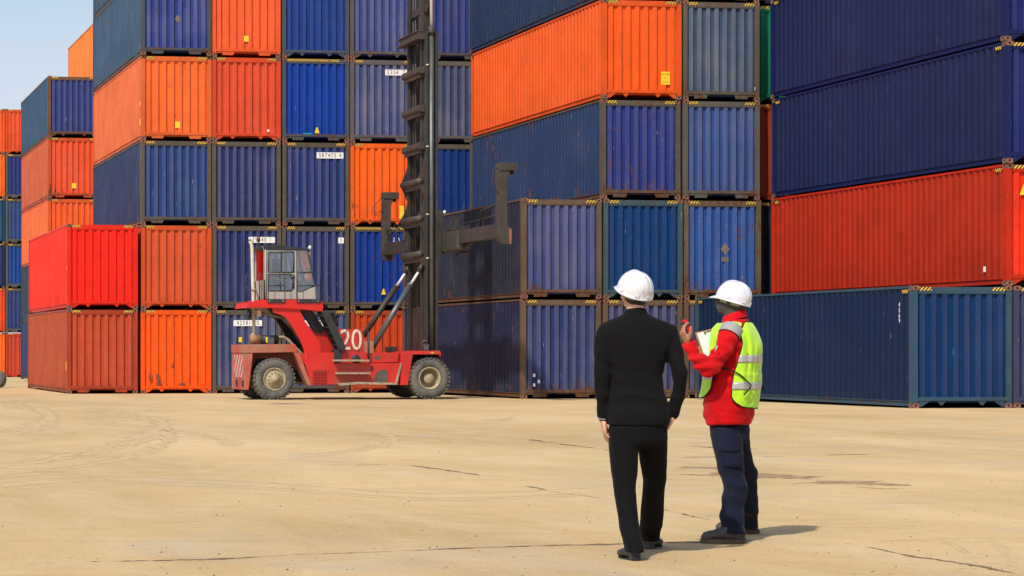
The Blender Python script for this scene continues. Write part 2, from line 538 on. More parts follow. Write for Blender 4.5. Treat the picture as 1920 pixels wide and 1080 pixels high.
# ---- long row at the left (front plane v = 79.3)
V1 = PD(262, 700, 80.3).y; Z1 = -.167
cols1 = [(126, 258.5), (264.5, 396.5), (398.5, 527), (529.5, 655), (657.5, 783), (785.5, 911)]
def row1(c, lev, col, label, **kw):
    x, sx = pos(*cols1[c], V1, Z1)
    return container((x, V1 + kw.pop('dy', 0), Z1 + (lev - 1) * PIT), col, label, sx=sx, **kw)
row1(0, 1, (196, 72, 46), 'brick red ground container at the left end of the row, below a bright one', wear=.45, fade=.2, kind='A', dy=-.05, fcol=(190, 74, 46), cols=(176, 72, 50),
     decals=[('ssq', .35, .95, .12, .3, M_YEL)])
row1(0, 2, (255, 40, 32), 'bright pure red container stacked on the brick red one at the left end', wear=.0, fade=.0, kind='B', cols=(238, 48, 36), dy=-.05, decals=[('ssq', .3, 1.4, .08, .1, M_YEL)])
row1(1, 1, (255, 92, 22), 'vivid orange container on the ground with dark rubbed patches near its foot', wear=.5, fade=.05, kind='B',
     decals=[('sq', -.88, .55, .1, .22, simple('worn_patch', (.17, .05, .03), .8)), ('sq', -.62, .55, .12, .22, bpy.data.materials['worn_patch']), ('sq', -.58, .34, .2, .1, bpy.data.materials['worn_patch']), ('sq', .2, .32, .24, .07, bpy.data.materials['worn_patch'])])
row1(1, 2, (216, 84, 54), 'dull brick orange container right beside the bright red one', wear=.25, fade=.15, kind='B')
row1(1, 3, (58, 88, 160), 'medium blue container above the dull brick orange one, third from the ground', fcol=OLV, wear=.4, fade=.35, cols=(52, 66, 112))
row1(1, 4, (255, 112, 60), 'light orange container with a small yellow sticker, fourth up at the left corner', wear=.3, fade=.08, cols=(222, 108, 76), decals=[('sq', .04, .52, .17, .22, M_YEL), ('ssq', .3, .62, .2, .22, M_YEL), ('ssq', .3, 1.25, .14, .12, M_YEL)])
row1(1, 5, (66, 84, 172), 'royal blue container with scraped pale ribs above the light orange one', fcol=OLB, wear=.7, fade=.5, cols=(72, 102, 138), decals=[('sq', -.04, 2.02, .14, .12, M_YEL), ('dia', .05, 1.25, .2, .3, M_RESID)])
row1(1, 6, (62, 86, 140), 'grey blue container at the very top left corner, cut off by the photo edge', fcol=OLB, wear=.5, fade=.4, cols=(78, 102, 134))
row1(2, 1, (82, 84, 142), 'faded purple blue container behind the truck wheel, plate reading 425819 0', fcol=OLV, wear=.5, fade=.55, decals=[('plate', .04, 2.42, 1.0, .2, '425819 0'), ('sq', -.22, 1.85, .11, .17, M_YEL)])
row1(2, 2, (50, 62, 132), 'dark blue container behind the truck cab, plate ending in 40 1', fcol=OLV, wear=.5, fade=.4, decals=[('plate', .52, 2.39, .92, .2, '39540 1')])
row1(2, 3, (60, 66, 134), 'plum blue container between the medium blue and the 587475 container', fcol=OLV, wear=.5, fade=.5)
row1(2, 4, (226, 78, 54), 'coral red container with a tiny white mark low on its face', wear=.15, fade=.15, kind='B', decals=[('sq', .76, .36, .07, .09, M_WHITE)])
row1(2, 5, (250, 98, 62), 'salmon orange container in the top row with a yellow square sticker', wear=.15, fade=.1, decals=[('sq', 0, .62, .16, .2, M_YEL)])
row1(3, 1, (70, 80, 150), 'dusty blue ground container behind the number 20, white plate partly hidden', fcol=OLV, wear=.5, fade=.5, hz='LR', decals=[('plate', .04, 2.42, 1.0, .2, '43 2 3 8')])
row1(3, 2, (54, 66, 136), 'dark blue container behind the empty stair rail, small white plate with one digit', fcol=OLV, wear=.5, fade=.5, hz='LR', decals=[('plate', .92, 2.39, .2, .2, '1')])
row1(3, 3, (54, 72, 148), 'blue container with the white plate reading 587475 4', fcol=OLV, wear=.55, fade=.4, decals=[('plate', .50, 2.43, .96, .21, '587475 4')])
row1(3, 4, (0, 78, 196), 'vivid azure container with a long striped header and a yellow triangle', fcol=OLB, wear=.6, fade=.1, hz='F', kind='A', decals=[('tri', .04, .40, .17, .2, M_YEL), ('sq', -.3, .27, .3, .05, simple('teal_patch', (.0, .35, .5), .6))])
row1(3, 5, (44, 78, 170), 'clean mid blue container in the top row left of the faded lilac one', fcol=OLB, wear=.2, fade=.15, kind='B')
row1(4, 1, (200, 66, 34), 'rust red ground container seen between the tilt cylinders', fcol=(188, 78, 48), wear=.45, fade=.1, kind='B')
row1(4, 2, (16, 72, 178), 'deep cobalt container with a fully striped header and white digits 237', fcol=OLV, wear=.35, fade=.1, hz='W', decals=[('text', .52, 2.42, .2, '2 3 7'), ('tri', -.02, .62, .16, .2, M_YEL)])
row1(4, 3, (255, 104, 38), 'bright orange container half hidden by the mast, digits down its right side', wear=.45, fade=.03, kind='B', decals=[('vtext', .88, 1.86, .17, '45308'), ('sq', .64, .46, .16, .5, M_YEL)])
row1(4, 4, (98, 100, 158), 'pale lilac blue container with a white plate reading 2354', fcol=(110, 106, 104), wear=.35, fade=.75, kind='A', decals=[('plate', .44, 2.44, .78, .2, '2354  7')])
row1(4, 5, (92, 96, 170), 'faded lilac blue container in the top row left of the mast', fcol=(112, 102, 96), wear=.45, fade=.6, kind='B')
row1(5, 1, (60, 64, 120), 'navy ground container behind the foot of the mast', fcol=OLV, wear=.5, fade=.5)
row1(5, 2, (40, 54, 110), 'navy container behind the mast at the height of the truck cab', fcol=OLV, wear=.5, fade=.4)
row1(5, 3, (18, 66, 146), 'deep blue container just right of the mast, below a stained grey blue one', fcol=OLV, wear=.3, fade=.1)
row1(5, 4, (84, 92, 136), 'grey blue stained container just right of the mast', fcol=(106, 104, 100), wear=.4, fade=.6)
row1(5, 5, (72, 80, 156), 'violet blue container right of the mast in the top row', fcol=(96, 92, 96), wear=.4, fade=.3)

# ---- middle stacks (front plane v about 66)
V2 = PD(978, 700, 68.6).y; Z2 = -.10
def mid(px0, px1, lev, col, label, pit=2.94, z=Z2, **kw):
    x, sx = pos(px0, px1, V2, z)
    return container((x, V2 + kw.pop('dy', 0), z + (lev - 1) * pit), col, label, sx=sx, sy=1.075, sz=1.0135, **kw)
g2 = 'shipping containers stacked in the yard'
RST = (120, 98, 78)
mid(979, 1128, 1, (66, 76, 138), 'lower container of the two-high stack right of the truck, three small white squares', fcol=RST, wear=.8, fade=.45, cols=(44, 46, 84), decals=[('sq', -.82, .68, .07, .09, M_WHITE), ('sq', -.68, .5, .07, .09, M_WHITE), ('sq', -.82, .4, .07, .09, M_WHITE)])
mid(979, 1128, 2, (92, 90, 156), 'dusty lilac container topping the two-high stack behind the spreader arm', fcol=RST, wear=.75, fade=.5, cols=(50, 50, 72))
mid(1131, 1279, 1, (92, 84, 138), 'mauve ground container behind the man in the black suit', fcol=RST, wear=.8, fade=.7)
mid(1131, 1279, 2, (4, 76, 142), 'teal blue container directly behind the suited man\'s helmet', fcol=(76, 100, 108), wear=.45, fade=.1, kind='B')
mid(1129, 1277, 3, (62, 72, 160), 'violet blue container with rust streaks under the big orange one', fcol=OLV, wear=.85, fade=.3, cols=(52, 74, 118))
mid(1129, 1277, 4, (255, 96, 36), 'large bright orange container with a lettered yellow caution sticker', wear=.08, fade=.05, kind='B', cols=(238, 94, 48), decals=[('caution', .72, .62, .27, .38)])
mid(1128, 1276, 5, (48, 70, 112), 'slate blue container above the big orange one, cut by the top edge', fcol=(60, 72, 96), wear=.4, fade=.3, cols=(46, 66, 102))
mid(1283, 1427, 1, (84, 80, 136), 'purple ground container seen between the two standing men', fcol=RST, wear=.8, fade=.6)
mid(1283, 1427, 2, (62, 108, 190), 'sky blue container with a faded diamond mark above the worker', fcol=(118, 104, 82), wear=.7, fade=.35, decals=[('dia', .08, 1.46, .28, .36, M_RESID), ('sq', .08, 1.16, .22, .13, M_RESID)])
mid(1281, 1424, 3, (84, 104, 176), 'pale blue container with a scuffed face, right of the rust-streaked violet one', fcol=(110, 106, 96), wear=.6, fade=.45)
mid(1281, 1424, 4, (94, 104, 136), 'grey blue container with a white corner mark, right of the big orange one', fcol=(108, 100, 88), wear=.6, fade=.7, decals=[('sq', 1.1, .36, .1, .1, M_WHITE)])
mid(1281, 1424, 5, (70, 80, 150), 'blue container at the top edge right of the slate blue one', fcol=OLV, wear=.5, fade=.5)
for lev, col, lab in ((1, (60, 30, 24), 'dark brown ground container hidden behind the long blue one'), (2, (30, 36, 60), 'near black navy container in the narrow gap beside the big red one'),
                      (3, (150, 52, 30), 'rust brown container in the narrow gap under the green one'), (4, (0, 150, 108), 'green container showing as a narrow strip near the top right'),
                      (5, (40, 52, 110), 'navy container above the green one')):
    mid(1427.5, 1572, lev, col, lab, dy=.5, wear=.35, fade=.1, kind='B' if lev == 4 else 'A')

# ---- right-hand stacks (front plane v about 52)
V3 = PD(1712, 700, 55.2).y; Z3 = -.04
def rgt(px0, px1, lev, col, label, **kw):
    x, sx = pos(px0, px1, V3, Z3)
    return container((x, V3 + kw.pop('dy', 0), Z3 + (lev - 1) * 2.90), col, label, sx=sx, sy=1.08, **kw)
NAV = (44, 50, 118)
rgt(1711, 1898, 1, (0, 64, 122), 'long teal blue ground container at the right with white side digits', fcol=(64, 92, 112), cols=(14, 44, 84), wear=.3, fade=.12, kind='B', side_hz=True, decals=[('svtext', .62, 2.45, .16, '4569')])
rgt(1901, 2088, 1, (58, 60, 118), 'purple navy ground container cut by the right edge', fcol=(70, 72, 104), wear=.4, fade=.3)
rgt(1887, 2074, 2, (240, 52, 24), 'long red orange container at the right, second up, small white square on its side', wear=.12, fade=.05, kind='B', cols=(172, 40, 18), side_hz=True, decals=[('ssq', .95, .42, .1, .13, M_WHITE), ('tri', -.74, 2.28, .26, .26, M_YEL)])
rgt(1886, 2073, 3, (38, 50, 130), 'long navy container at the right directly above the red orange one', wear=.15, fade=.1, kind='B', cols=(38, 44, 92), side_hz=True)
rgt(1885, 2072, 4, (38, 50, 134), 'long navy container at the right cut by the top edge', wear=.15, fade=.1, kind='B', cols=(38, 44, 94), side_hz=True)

# ---- farther stacks at the left edge
V4 = PD(90, 700, 111).y; Z4 = -.20
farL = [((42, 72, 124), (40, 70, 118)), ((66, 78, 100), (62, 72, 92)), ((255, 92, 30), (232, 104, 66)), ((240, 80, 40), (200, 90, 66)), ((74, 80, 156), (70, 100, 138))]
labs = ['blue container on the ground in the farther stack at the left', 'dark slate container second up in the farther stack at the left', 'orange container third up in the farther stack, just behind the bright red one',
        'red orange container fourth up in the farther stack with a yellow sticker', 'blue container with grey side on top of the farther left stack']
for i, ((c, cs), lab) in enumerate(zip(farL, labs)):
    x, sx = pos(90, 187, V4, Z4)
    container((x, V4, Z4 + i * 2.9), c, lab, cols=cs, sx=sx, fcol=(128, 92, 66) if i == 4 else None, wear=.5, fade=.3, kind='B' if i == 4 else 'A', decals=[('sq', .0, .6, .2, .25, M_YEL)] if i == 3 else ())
for i in range(6):
    x, sx = pos(189, 286, V4, Z4)
    container((x, V4, Z4 + i * 2.9), (250, 118, 58) if i == 5 else (60, 80, 140), ['blue container %s behind the long row at the left' % w for w in ('on the ground', 'second up', 'third up', 'fourth up', 'fifth up')][i] if i < 5 else 'pale orange container rising highest against the sky at the left',
              cols=(250, 132, 70) if i == 5 else None, sx=sx, wear=.2, fade=.1)
V5 = PD(10, 700, 152).y; Z5 = -.47
far2 = [[(255, 110, 34), (228, 76, 44), (44, 58, 110), (20, 90, 130), (250, 108, 40), (246, 96, 48)], [(200, 66, 46), (56, 74, 146), (8, 84, 180), (66, 90, 156), (50, 66, 144), (240, 84, 38)]]
w6 = ['on the ground', 'second up', 'third up', 'fourth up', 'fifth up', 'topmost']
cn = [['orange', 'red', 'navy', 'teal', 'light orange', 'orange'], ['brick red', 'dull blue', 'azure', 'mid blue', 'dark blue', 'red orange']]
for j, (p0, p1) in enumerate(((-61, 9), (10.5, 81))):
    for i in range(6):
        x, sx = pos(p0, p1, V5, Z5)
        container((x, V5, Z5 + i * 2.9), far2[j][i], '%s container %s in the farthest stack, %s column' % (cn[j][i], w6[i], 'cut by the edge, left' if j == 0 else 'right'), sx=sx, wear=.35, fade=.2, fcol=(104, 100, 88) if (j and 0 < i < 5) else None, kind='B' if i == 5 else 'A')
# ================================================================ empty-container handler truck
V0 = 66.0
def MPt(px, py, dv=0.): return PV(px, py, V0 + dv)
def poly(pts, dv=0.): return [MPt(x, y, dv) for x, y in pts]
def adopt(o, root):
    o.parent = root
    o.matrix_parent_inverse = root.matrix_basis.inverted()
    return o
RED = lin(188, 34, 26)
M_RED = simple('red_truck_paint', RED, .45, var=.18, scale=1.9, dirt=.48, dirtcol=(.20, .10, .06), bump=.05)
M_RED2 = simple('clean_red_paint', lin(198, 26, 20), .42, var=.06, scale=2, dirt=.08, dirtcol=(.25, .14, .09))
M_MUD = simple('muddy_red_paint', lin(170, 50, 38), .7, var=.25, scale=2.2, dirt=.75, dirtcol=(.30, .22, .13))
M_MAST = simple('greasy_mast_steel', (.036, .031, .026), .5, .2, var=.35, scale=2.5, dirt=.35, dirtcol=(.085, .055, .03), bump=.1)
M_MASTL = simple('dusty_mast_beam', (.045, .037, .029), .6, .1, var=.3, scale=3, dirt=.35, dirtcol=(.10, .065, .04), bump=.1)
M_GREYC = simple('grey_green_cylinder', (.085, .10, .105), .4, .3, var=.2, scale=3, dirt=.35, dirtcol=(.16, .12, .08))
M_CHR = simple('chrome_rod', (.8, .8, .8), .35, .4, var=.05)
M_BLK = simple('black_steel', (.022, .025, .028), .5, .1, var=.3, scale=5, dirt=.2, dirtcol=(.09, .075, .055))
M_CAB = simple('cab_grey', (.36, .36, .31), .45, var=.08, scale=3, dirt=.2, dirtcol=(.25, .22, .16))
M_TRIM = simple('dark_seal', (.03, .03, .032), .6)
M_RUBB = simple('dusty_tyre', (.075, .075, .07), .85, var=.35, scale=7, dirt=.55, dirtcol=(.20, .175, .13), bump=.3)
M_RIM = simple('beige_rim', (.33, .27, .16), .65, var=.2, scale=8, dirt=.4, dirtcol=(.18, .13, .075))
M_TAN = simple('dirty_plank', (.30, .25, .17), .85, var=.35, scale=9)
M_PIPE = simple('cream_exhaust_pipe', (.55, .50, .40), .5, var=.15, scale=5, dirt=.25, dirtcol=(.3, .2, .1))
M_RUST = simple('rusty_muffler', (.30, .15, .06), .75, var=.45, scale=5, dirt=.3, dirtcol=(.06, .04, .03))
M_RAIL = simple('dark_rail', (.05, .06, .07), .45, .3)
M_ORNG = simple('orange_lens', (.8, .28, .02), .3)
M_CREAM = simple('cream_digits', (.72, .62, .45), .6, var=.12, scale=8, dirt=.2, dirtcol=(.35, .12, .07))
def glass():
    m = bpy.data.materials.new('tinted_glass'); m.use_nodes = True
    nt = m.node_tree; nt.nodes.clear()
    o = nt.nodes.new('ShaderNodeOutputMaterial'); mx = nt.nodes.new('ShaderNodeMixShader'); tr = nt.nodes.new('ShaderNodeBsdfTransparent'); gl = nt.nodes.new('ShaderNodeBsdfGlossy')
    fr = nt.nodes.new('ShaderNodeFresnel'); fr.inputs[0].default_value = 1.5
    mr = nt.nodes.new('ShaderNodeMapRange'); mr.inputs[3].default_value = .10; mr.inputs[4].default_value = 1.0
    nt.links.new(fr.outputs[0], mr.inputs[0])
    tr.inputs[0].default_value = (.86, .9, .9, 1); gl.inputs[0].default_value = (.9, .9, .9, 1); gl.inputs[1].default_value = .03
    nt.links.new(mr.outputs[0], mx.inputs[0]); nt.links.new(tr.outputs[0], mx.inputs[1]); nt.links.new(gl.outputs[0], mx.inputs[2]); nt.links.new(mx.outputs[0], o.inputs[0])
    return m
M_GLASS = glass()

def make_truck():
    b = MPt(650, 748, 1.4)
    root = empty('container_handler', (b.x, b.y, gz(V0)), 0, 'red empty-container handler truck with tall dark mast and number 20 on its side', 'container handler')
    def P(m, name, mat, parent=None, bevel=0):
        o = m.build(name, mat, None, bevel)
        if parent is None: adopt(o, root)
        else: o.parent = parent
        return o
    def ex(name, pts, dep, mat, dv=0., bevel=.015, parent=None):
        m = MB(); m.prism(poly(pts, dv), (0, dep, 0)); return P(m, name, mat, parent, bevel)
    D = 2.6
    # ---- chassis
    ch = ex('chassis', [(555, 664), (770, 661), (763, 721), (581, 722)], D, M_RED, .14)
    ex('front_fender', [(769, 658), (825, 657.5), (827, 663), (826, 669), (823, 664.5), (774, 664.5), (765, 722), (751, 722), (752, 662)], D + .2, M_RED, -.02, .008)
    ex('side_box', [(572, 681), (751, 681), (742, 718), (583, 722)], .5, M_RED, -.02, .012)
    ex('slanted_edge', [(551, 661), (561, 661), (584, 722.5), (577, 722.5)], .5, M_MUD, -.04, .004)
    ex('slanted_edge', [(751, 681), (754, 681), (745, 719), (740, 721)], .4, M_TAN, -.05, .003)
    ex('tool_panel', [(690, 662), (748, 661), (745, 679), (690, 680)], .1, M_RED, .06, .006)
    # grille: frame and bars
    g = ex('grille', [(587.5, 695), (612.5, 695), (612.5, 718.5), (587.5, 718.5)], .05, M_BLK, -.03, .0)
    m = MB()
    for i in range(9):
        x = 588.7 + i * 2.85; a = MPt(x, 696, -.045); c = MPt(x + .9, 718, -.045); m.box(a.x, c.x, a.y, a.y + .02, c.z, a.z)
    P(m, 'grille_mesh', M_RED, g)
    m = MB()
    for i in range(8):
        y = 697.5 + i * 2.8; a = MPt(588, y, -.04); c = MPt(612, y + .8, -.04); m.box(a.x, c.x, a.y - .012, a.y + .01, c.z, a.z)
    P(m, 'grille_mesh', M_RED, g)
    for y0, x0, x1 in ((674.5, 626, 693), (698.5, 631, 694)):
        m = MB(); a = MPt(x0, y0, -.22); c = MPt(x1, y0 + 3, -.22); m.box(a.x, c.x, a.y, a.y + .2, c.z, a.z)
        for k in range(28):
            xx = a.x + (c.x - a.x) * (k + .2) / 28; m.box(xx, xx + .018, a.y - .006, a.y + .2, a.z - .001, a.z + .008)
        P(m, 'step', M_TAN)
    ex('lower_step', [(634, 719), (672, 716), (745, 718), (745, 721.5), (700, 721), (672, 720.5), (637, 723)], .35, M_TAN, -.2, .004)
    ex('vent_slot', [(696, 686), (699.5, 686), (699.5, 695), (696, 695)], .03, M_BLK, -.03, 0)
    ex('worn_patch', [(706, 699), (712, 694), (722, 692), (728, 698), (727, 717), (702, 718), (701, 708)], .006, simple('bare_primer', (.085, .07, .055), .8, var=.3, scale=6), -.026, 0)
    ex('worn_patch', [(701, 670), (706, 666), (713, 667), (713, 674), (701, 674)], .006, bpy.data.materials['bare_primer'], .054, 0)
    # ---- boom housing with number 20
    hs = ex('number_housing', [(580, 617), (678, 617), (682, 630), (689, 644), (688, 662), (580, 662)], 1.7, M_RED, .55, .015)
    ex('housing_foot', [(580, 661), (688, 661), (690, 681), (581, 681)], .4, M_RED, .05, .01, None)
    m = MB(); m.lathe([(0, .0), (.10, .0), (.12, .01), (.13, .05)], MPt(668, 673, .0), (0, 1, 0), 28); P(m, 'pivot_boss', M_BLK)
    c = MPt(658, 639, .545)
    me = text_mesh('20', .86, 'number', .008, .80, .98)
    o = link('number', me, M_CREAM); o.parent = hs; o.location = (c.x, c.y - .004, c.z)
    # thin grab pole and toolbox by the cylinders
    m = MB(); m.tube([MPt(691, 676, -.05), MPt(691, 622, -.05)], .03); P(m, 'grab_pole', M_BLK)
    ex('grey_box', [(728, 650), (744, 650), (744, 660), (728, 660)], .4, M_BLK, 1.4)
    ex('lamp_box', [(794, 645.5), (805, 645.5), (804, 657), (795, 657)], .25, M_GREYC, .2)
    m = MB(); m.tube([MPt(794, 656, .2), MPt(792, 650, .2), MPt(792, 642, .2), MPt(797, 638, .2), MPt(801, 637, .2)], .02); m.ell(MPt(797, 640, .2), (.1, .06, .05)); P(m, 'work_lamp', M_MASTL)
    ex('side_marker', [(808, 660), (814, 660), (814, 663), (808, 663)], .02, M_ORNG, -.04, 0)
    ex('front_bulkhead', [(772, 664), (822, 664), (822, 684), (800, 700), (786, 716), (766, 716)], D - 1.4, M_BLK, .75)
    # ---- wheels
    def wheel(px, py, r, dv, front, w=.42):
        c = MPt(px, py, dv)
        wr = empty('wheel', c); adopt(wr, root)
        def Q(m, name, mat): o = m.build(name, mat); o.parent = wr; o.matrix_parent_inverse = Matrix.Translation(-c); return o
        m = MB()
        m.lathe([(r * .53, .03), (r * .56, .0), (r * .74, -.025), (r * .9, .01), (r * .965, .06), (r * .975, w / 2), (r * .965, w - .06), (r * .9, w - .01), (r * .74, w + .02), (r * .53, w)], c, (0, 1, 0), 56)
        n = 30
        for k in range(n):
            a0 = 2 * PI * k / n; a1 = a0 + 2 * PI / n * .56
            for (h0, h1, sh) in ((-.004, w * .5, 0), (w * .5, w + .004, PI / n)):
                vs = []
                for hh in (h0, h1):
                    for rr, aa in ((r * .93, a0 + sh), (r * .93, a1 + sh), (r, a1 + sh), (r, a0 + sh)):
                        vs.append(c + Vector((rr * math.cos(aa), hh, rr * math.sin(aa))))
                m.add(vs, [(0, 1, 2, 3), (7, 6, 5, 4), (0, 4, 5, 1), (1, 5, 6, 2), (2, 6, 7, 3), (3, 7, 4, 0)])
        Q(m, 'tyre', M_RUBB)
        m = MB()
        if front:
            m.lathe([(r * .545, .02), (r * .545, -.01), (r * .50, -.012), (r * .46, .03), (r * .43, .26), (r * .40, .28), (r * .25, .28), (r * .25, .12), (r * .23, .10), (0, .10)], c, (0, 1, 0), 44)
        else:
            m.lathe([(r * .545, .02), (r * .545, -.012), (r * .49, -.012), (r * .47, .02), (r * .40, .03), (r * .36, -.03), (r * .20, -.045), (r * .17, -.10), (r * .12, -.12), (r * .10, -.15), (0, -.155)], c, (0, 1, 0), 44)
        Q(m, 'rim', M_RIM)
        m = MB()
        for k in range(12):
            a = 2 * PI * k / 12; rr = r * (.315 if not front else .34)
            p = c + Vector((rr * math.cos(a), -.03 if not front else .17, rr * math.sin(a)))
            m.tube([p, p + Vector((0, -.035, 0))], .017, 6)
        if not front: Q(m, 'wheel_nuts', M_TAN)['kind'] = 'stuff'
    rr = 40 / 4400 * 67.3
    wheel(515, 711, rr, .0, False)
    wheel(806, 709.5, 39.3 / 4400 * 68.1, -.05, True, .5)
    a = MPt(515, 711, 0); c2 = MPt(806, 709.5, 0)
    def pxat(p, dv):      # pixel of the same u at another depth
        v = V0 + dv; d = p.x * ST + v * CT; s = p.x * CT - v * ST
        return CX + FPX * s / d, CY - FPX * (p.z - CAMZ) / d
    x1, y1 = pxat(a, 2.35); wheel(x1, y1, rr, 2.35, False)
    x1, y1 = pxat(c2, 2.45); wheel(x1, y1, rr * .985, 2.45, True, .5)
    m = MB(); m.tube([a + Vector((0, .3, 0)), a + Vector((0, 2.5, 0))], .13); m.box(a.x - .25, a.x + .3, V0 + .7, V0 + 2.1, a.z - .2, a.z + .35); P(m, 'rear_axle', M_BLK)
    m = MB(); m.tube([c2 + Vector((0, .3, 0)), c2 + Vector((0, 2.6, 0))], .2); P(m, 'front_axle', M_BLK)
    # ---- counterweight with striped rear face
    ex('counterweight_deck', [(459, 646), (554, 645.5), (557.5, 660.5), (459, 662)], 2.0, M_MUD, .05, .02)
    cw = ex('counterweight', [(460, 662), (474, 662), (470, 700), (466, 731), (460, 731)], 2.0, M_MUD, .07, .01)
    p = MPt(460, 662, .1); q = MPt(460, 708, .1)
    def stripes():
        g = NT('red_white_stripes'); s = g.n('ShaderNodeSeparateXYZ'); g.l(g.obj(), s.inputs[0])
        f = g.math('FRACT', g.math('MULTIPLY', g.math('ADD', s.outputs[1], g.math('MULTIPLY', s.outputs[2], 1.0)), 2.6))
        c = g.mix(g.ramp(f, .48, .53), lin(196, 40, 34), (.42, .38, .34)); n_ = g.noise(g.obj(), 5, 5)
        g.set(Base_Color=g.mix(g.ramp(n_, .5, .66, 0, .6), c, (.24, .17, .12)), Roughness=.7); return g.m
    m = MB(); m.box(p.x - .012, p.x - .002, p.y + .35, p.y + 1.55, q.z, p.z - .05); P(m, 'warning_stripes', stripes(), cw)
    m = MB()
    for yy in (.2, 1.1): m.box(p.x - .02, p.x - .0, p.y + yy, p.y + yy + .22, q.z - .26, q.z - .08)
    P(m, 'rear_lamp', M_DARK, cw)
    ex('inner_panel', [(470, 662), (556, 662), (566, 690), (572, 712), (552, 690), (520, 672), (480, 672), (470, 700)], 1.5, M_MUD, .75, 0)
    ex('engine_block', [(478, 655), (572, 655), (577, 716), (556, 716), (540, 690), (490, 690), (478, 700)], 1.0, M_BLK, 1.0, .02)
    # muffler, stack, elbow
    m = MB(); y = MPt(494, 636.5, .6); m.tube([MPt(469, 636.5, .6), MPt(488, 636.5, .6)], .135, 24); P(m, 'muffler', M_RUST)
    m = MB(); m.tube([MPt(488.3, 636.5, .6), MPt(521, 637, .6)], .13, 24); P(m, 'air_filter', M_BLK)
    m = MB(); m.ell(MPt(500.5, 638, .45), (.03, .02, .09)); P(m, 'filter_clamp', M_YEL)
    ex('battery_box', [(503, 633.5), (514, 633.5), (514, 645.5), (503, 645.5)], .2, M_GREYC, .35, .01)
    m = MB(); m.tube([MPt(476.5, 627, .6), MPt(474.5, 540, .6), MPt(473, 470, .6), MPt(472, 459, .6), MPt(469.5, 451, .6)], .052, 14, False); m.tube([MPt(476.3, 629, .6), MPt(476.3, 625, .6)], .07, 14); P(m, 'exhaust_stack', M_PIPE)
    m = MB(); m.ell(MPt(469.4, 450.6, .6), (.05, .05, .03)); P(m, 'exhaust_mouth', M_DARK)
    m = MB(); m.tube([MPt(520, 632, .6), MPt(532, 632, .6), MPt(540, 637, .6), MPt(550, 648, .6), MPt(562, 660, .6), MPt(572, 670, .6)], .045, 12); P(m, 'intake_pipe', M_TAN)
    m = MB(); m.tube([MPt(443, 646, .5), MPt(443, 634, .5)], .008, 6); P(m, 'deck_pin', M_BLK)
    # ---- curved pillars carrying the cab deck
    pil = [(512, 576), (562, 580), (571, 601), (584, 620), (597, 638), (601, 650), (602, 681), (571, 681), (570, 655), (564, 640), (556, 626), (546, 608), (537, 596), (527, 590), (513, 586)]
    pl = ex('cab_pillar', pil, .12, M_RED2, .12, .01)
    x0s = []
    ex('cab_pillar', [pxat(MPt(x, y_, .12), 1.75) for x, y_ in pil], .12, M_BLK, 1.75, .01)  # far copy of the red pillar, its shadow put in as black colour
    ex('under_deck_box', [(500, 578), (560, 582), (584, 622), (575, 650), (560, 622), (540, 598), (510, 590)], .9, M_BLK, .6, .02)
    m = MB()
    for x, y_ in ((573.5, 666), (573.5, 670), (573.5, 674), (573.5, 679), (599.5, 666), (599.5, 670), (599.5, 674), (599.5, 679)): m.tube([MPt(x, y_, .12), MPt(x, y_, .10)], .014, 6)
    o = P(m, 'bolts', M_CAB, pl); o['kind'] = 'stuff'
    # ---- cab deck
    dk = ex('cab_deck', [(491, 562), (603, 562), (607, 577), (604, 584), (565, 580), (513, 577.5), (485, 576), (462, 577.5), (465, 567.5)], 1.75, M_RED2, .05, .012)
    for x0, x1 in ((502, 535), (557, 600)):
        k = ex('kick_plate', [(x0, 560.5), (x1, 561), (x1, 568), (x0, 568)], .02, M_BLK, .02, 0)
        m = MB()
        for xx in (x0 + 3.5, x1 - 3.5): m.tube([MPt(xx, 564.5, .02), MPt(xx, 564.5, .0)], .018, 6)
        P(m, 'bolts', M_CAB, k)['kind'] = 'stuff'
    # ---- cab
    c0 = .30; cdep = 1.35
    def cex(name, pts, dep, mat, dv=c0, bevel=.008, parent=None): return ex(name, pts, dep, mat, dv, bevel, parent)
    body = cex('cab_body', [(497, 546), (556.5, 546), (592, 543), (594, 561), (497, 561)], cdep - .08, M_CAB, c0 + .06)
    cex('cab_roof', [(483, 462), (497, 459), (530, 459.5), (556, 463), (577, 466.5), (577.5, 470), (556, 469.5), (497, 468.5), (490, 468), (483, 466)], cdep + .04, M_BLK, c0 - .02, .02)
    # frames on both flanks
    for dv in (c0, c0 + cdep - .06):
        sh = (lambda x, y_: (x, y_)) if dv == c0 else (lambda x, y_: pxat(MPt(x, y_, c0), dv))
        def F(name, pts, parent=None, mat=M_CAB, dd=0., th=.05):
            return ex(name, [sh(*q_) for q_ in pts], th, mat, dv + dd, .004, parent)
        F('cab_frame', [(497, 468), (503.5, 468), (503.5, 561), (497, 561)])
        F('cab_frame', [(551, 468), (556.5, 468), (556.5, 561), (551, 561)])
        F('cab_frame', [(503.5, 468), (551, 468), (551, 472.5), (503.5, 472.5)])
        F('cab_frame', [(503.5, 510.5), (551, 510.5), (551, 514.5), (503.5, 514.5)])
        F('cab_frame', [(503.5, 545), (545, 545), (551, 540), (551, 561), (503.5, 561)])
        F('cab_frame', [(575.5, 468), (578, 468), (592, 536), (590, 537)], th=.05, mat=M_TRIM)
        F('lower_panel', [(556.5, 546), (564, 547), (591, 535), (594, 561), (556.5, 561)])
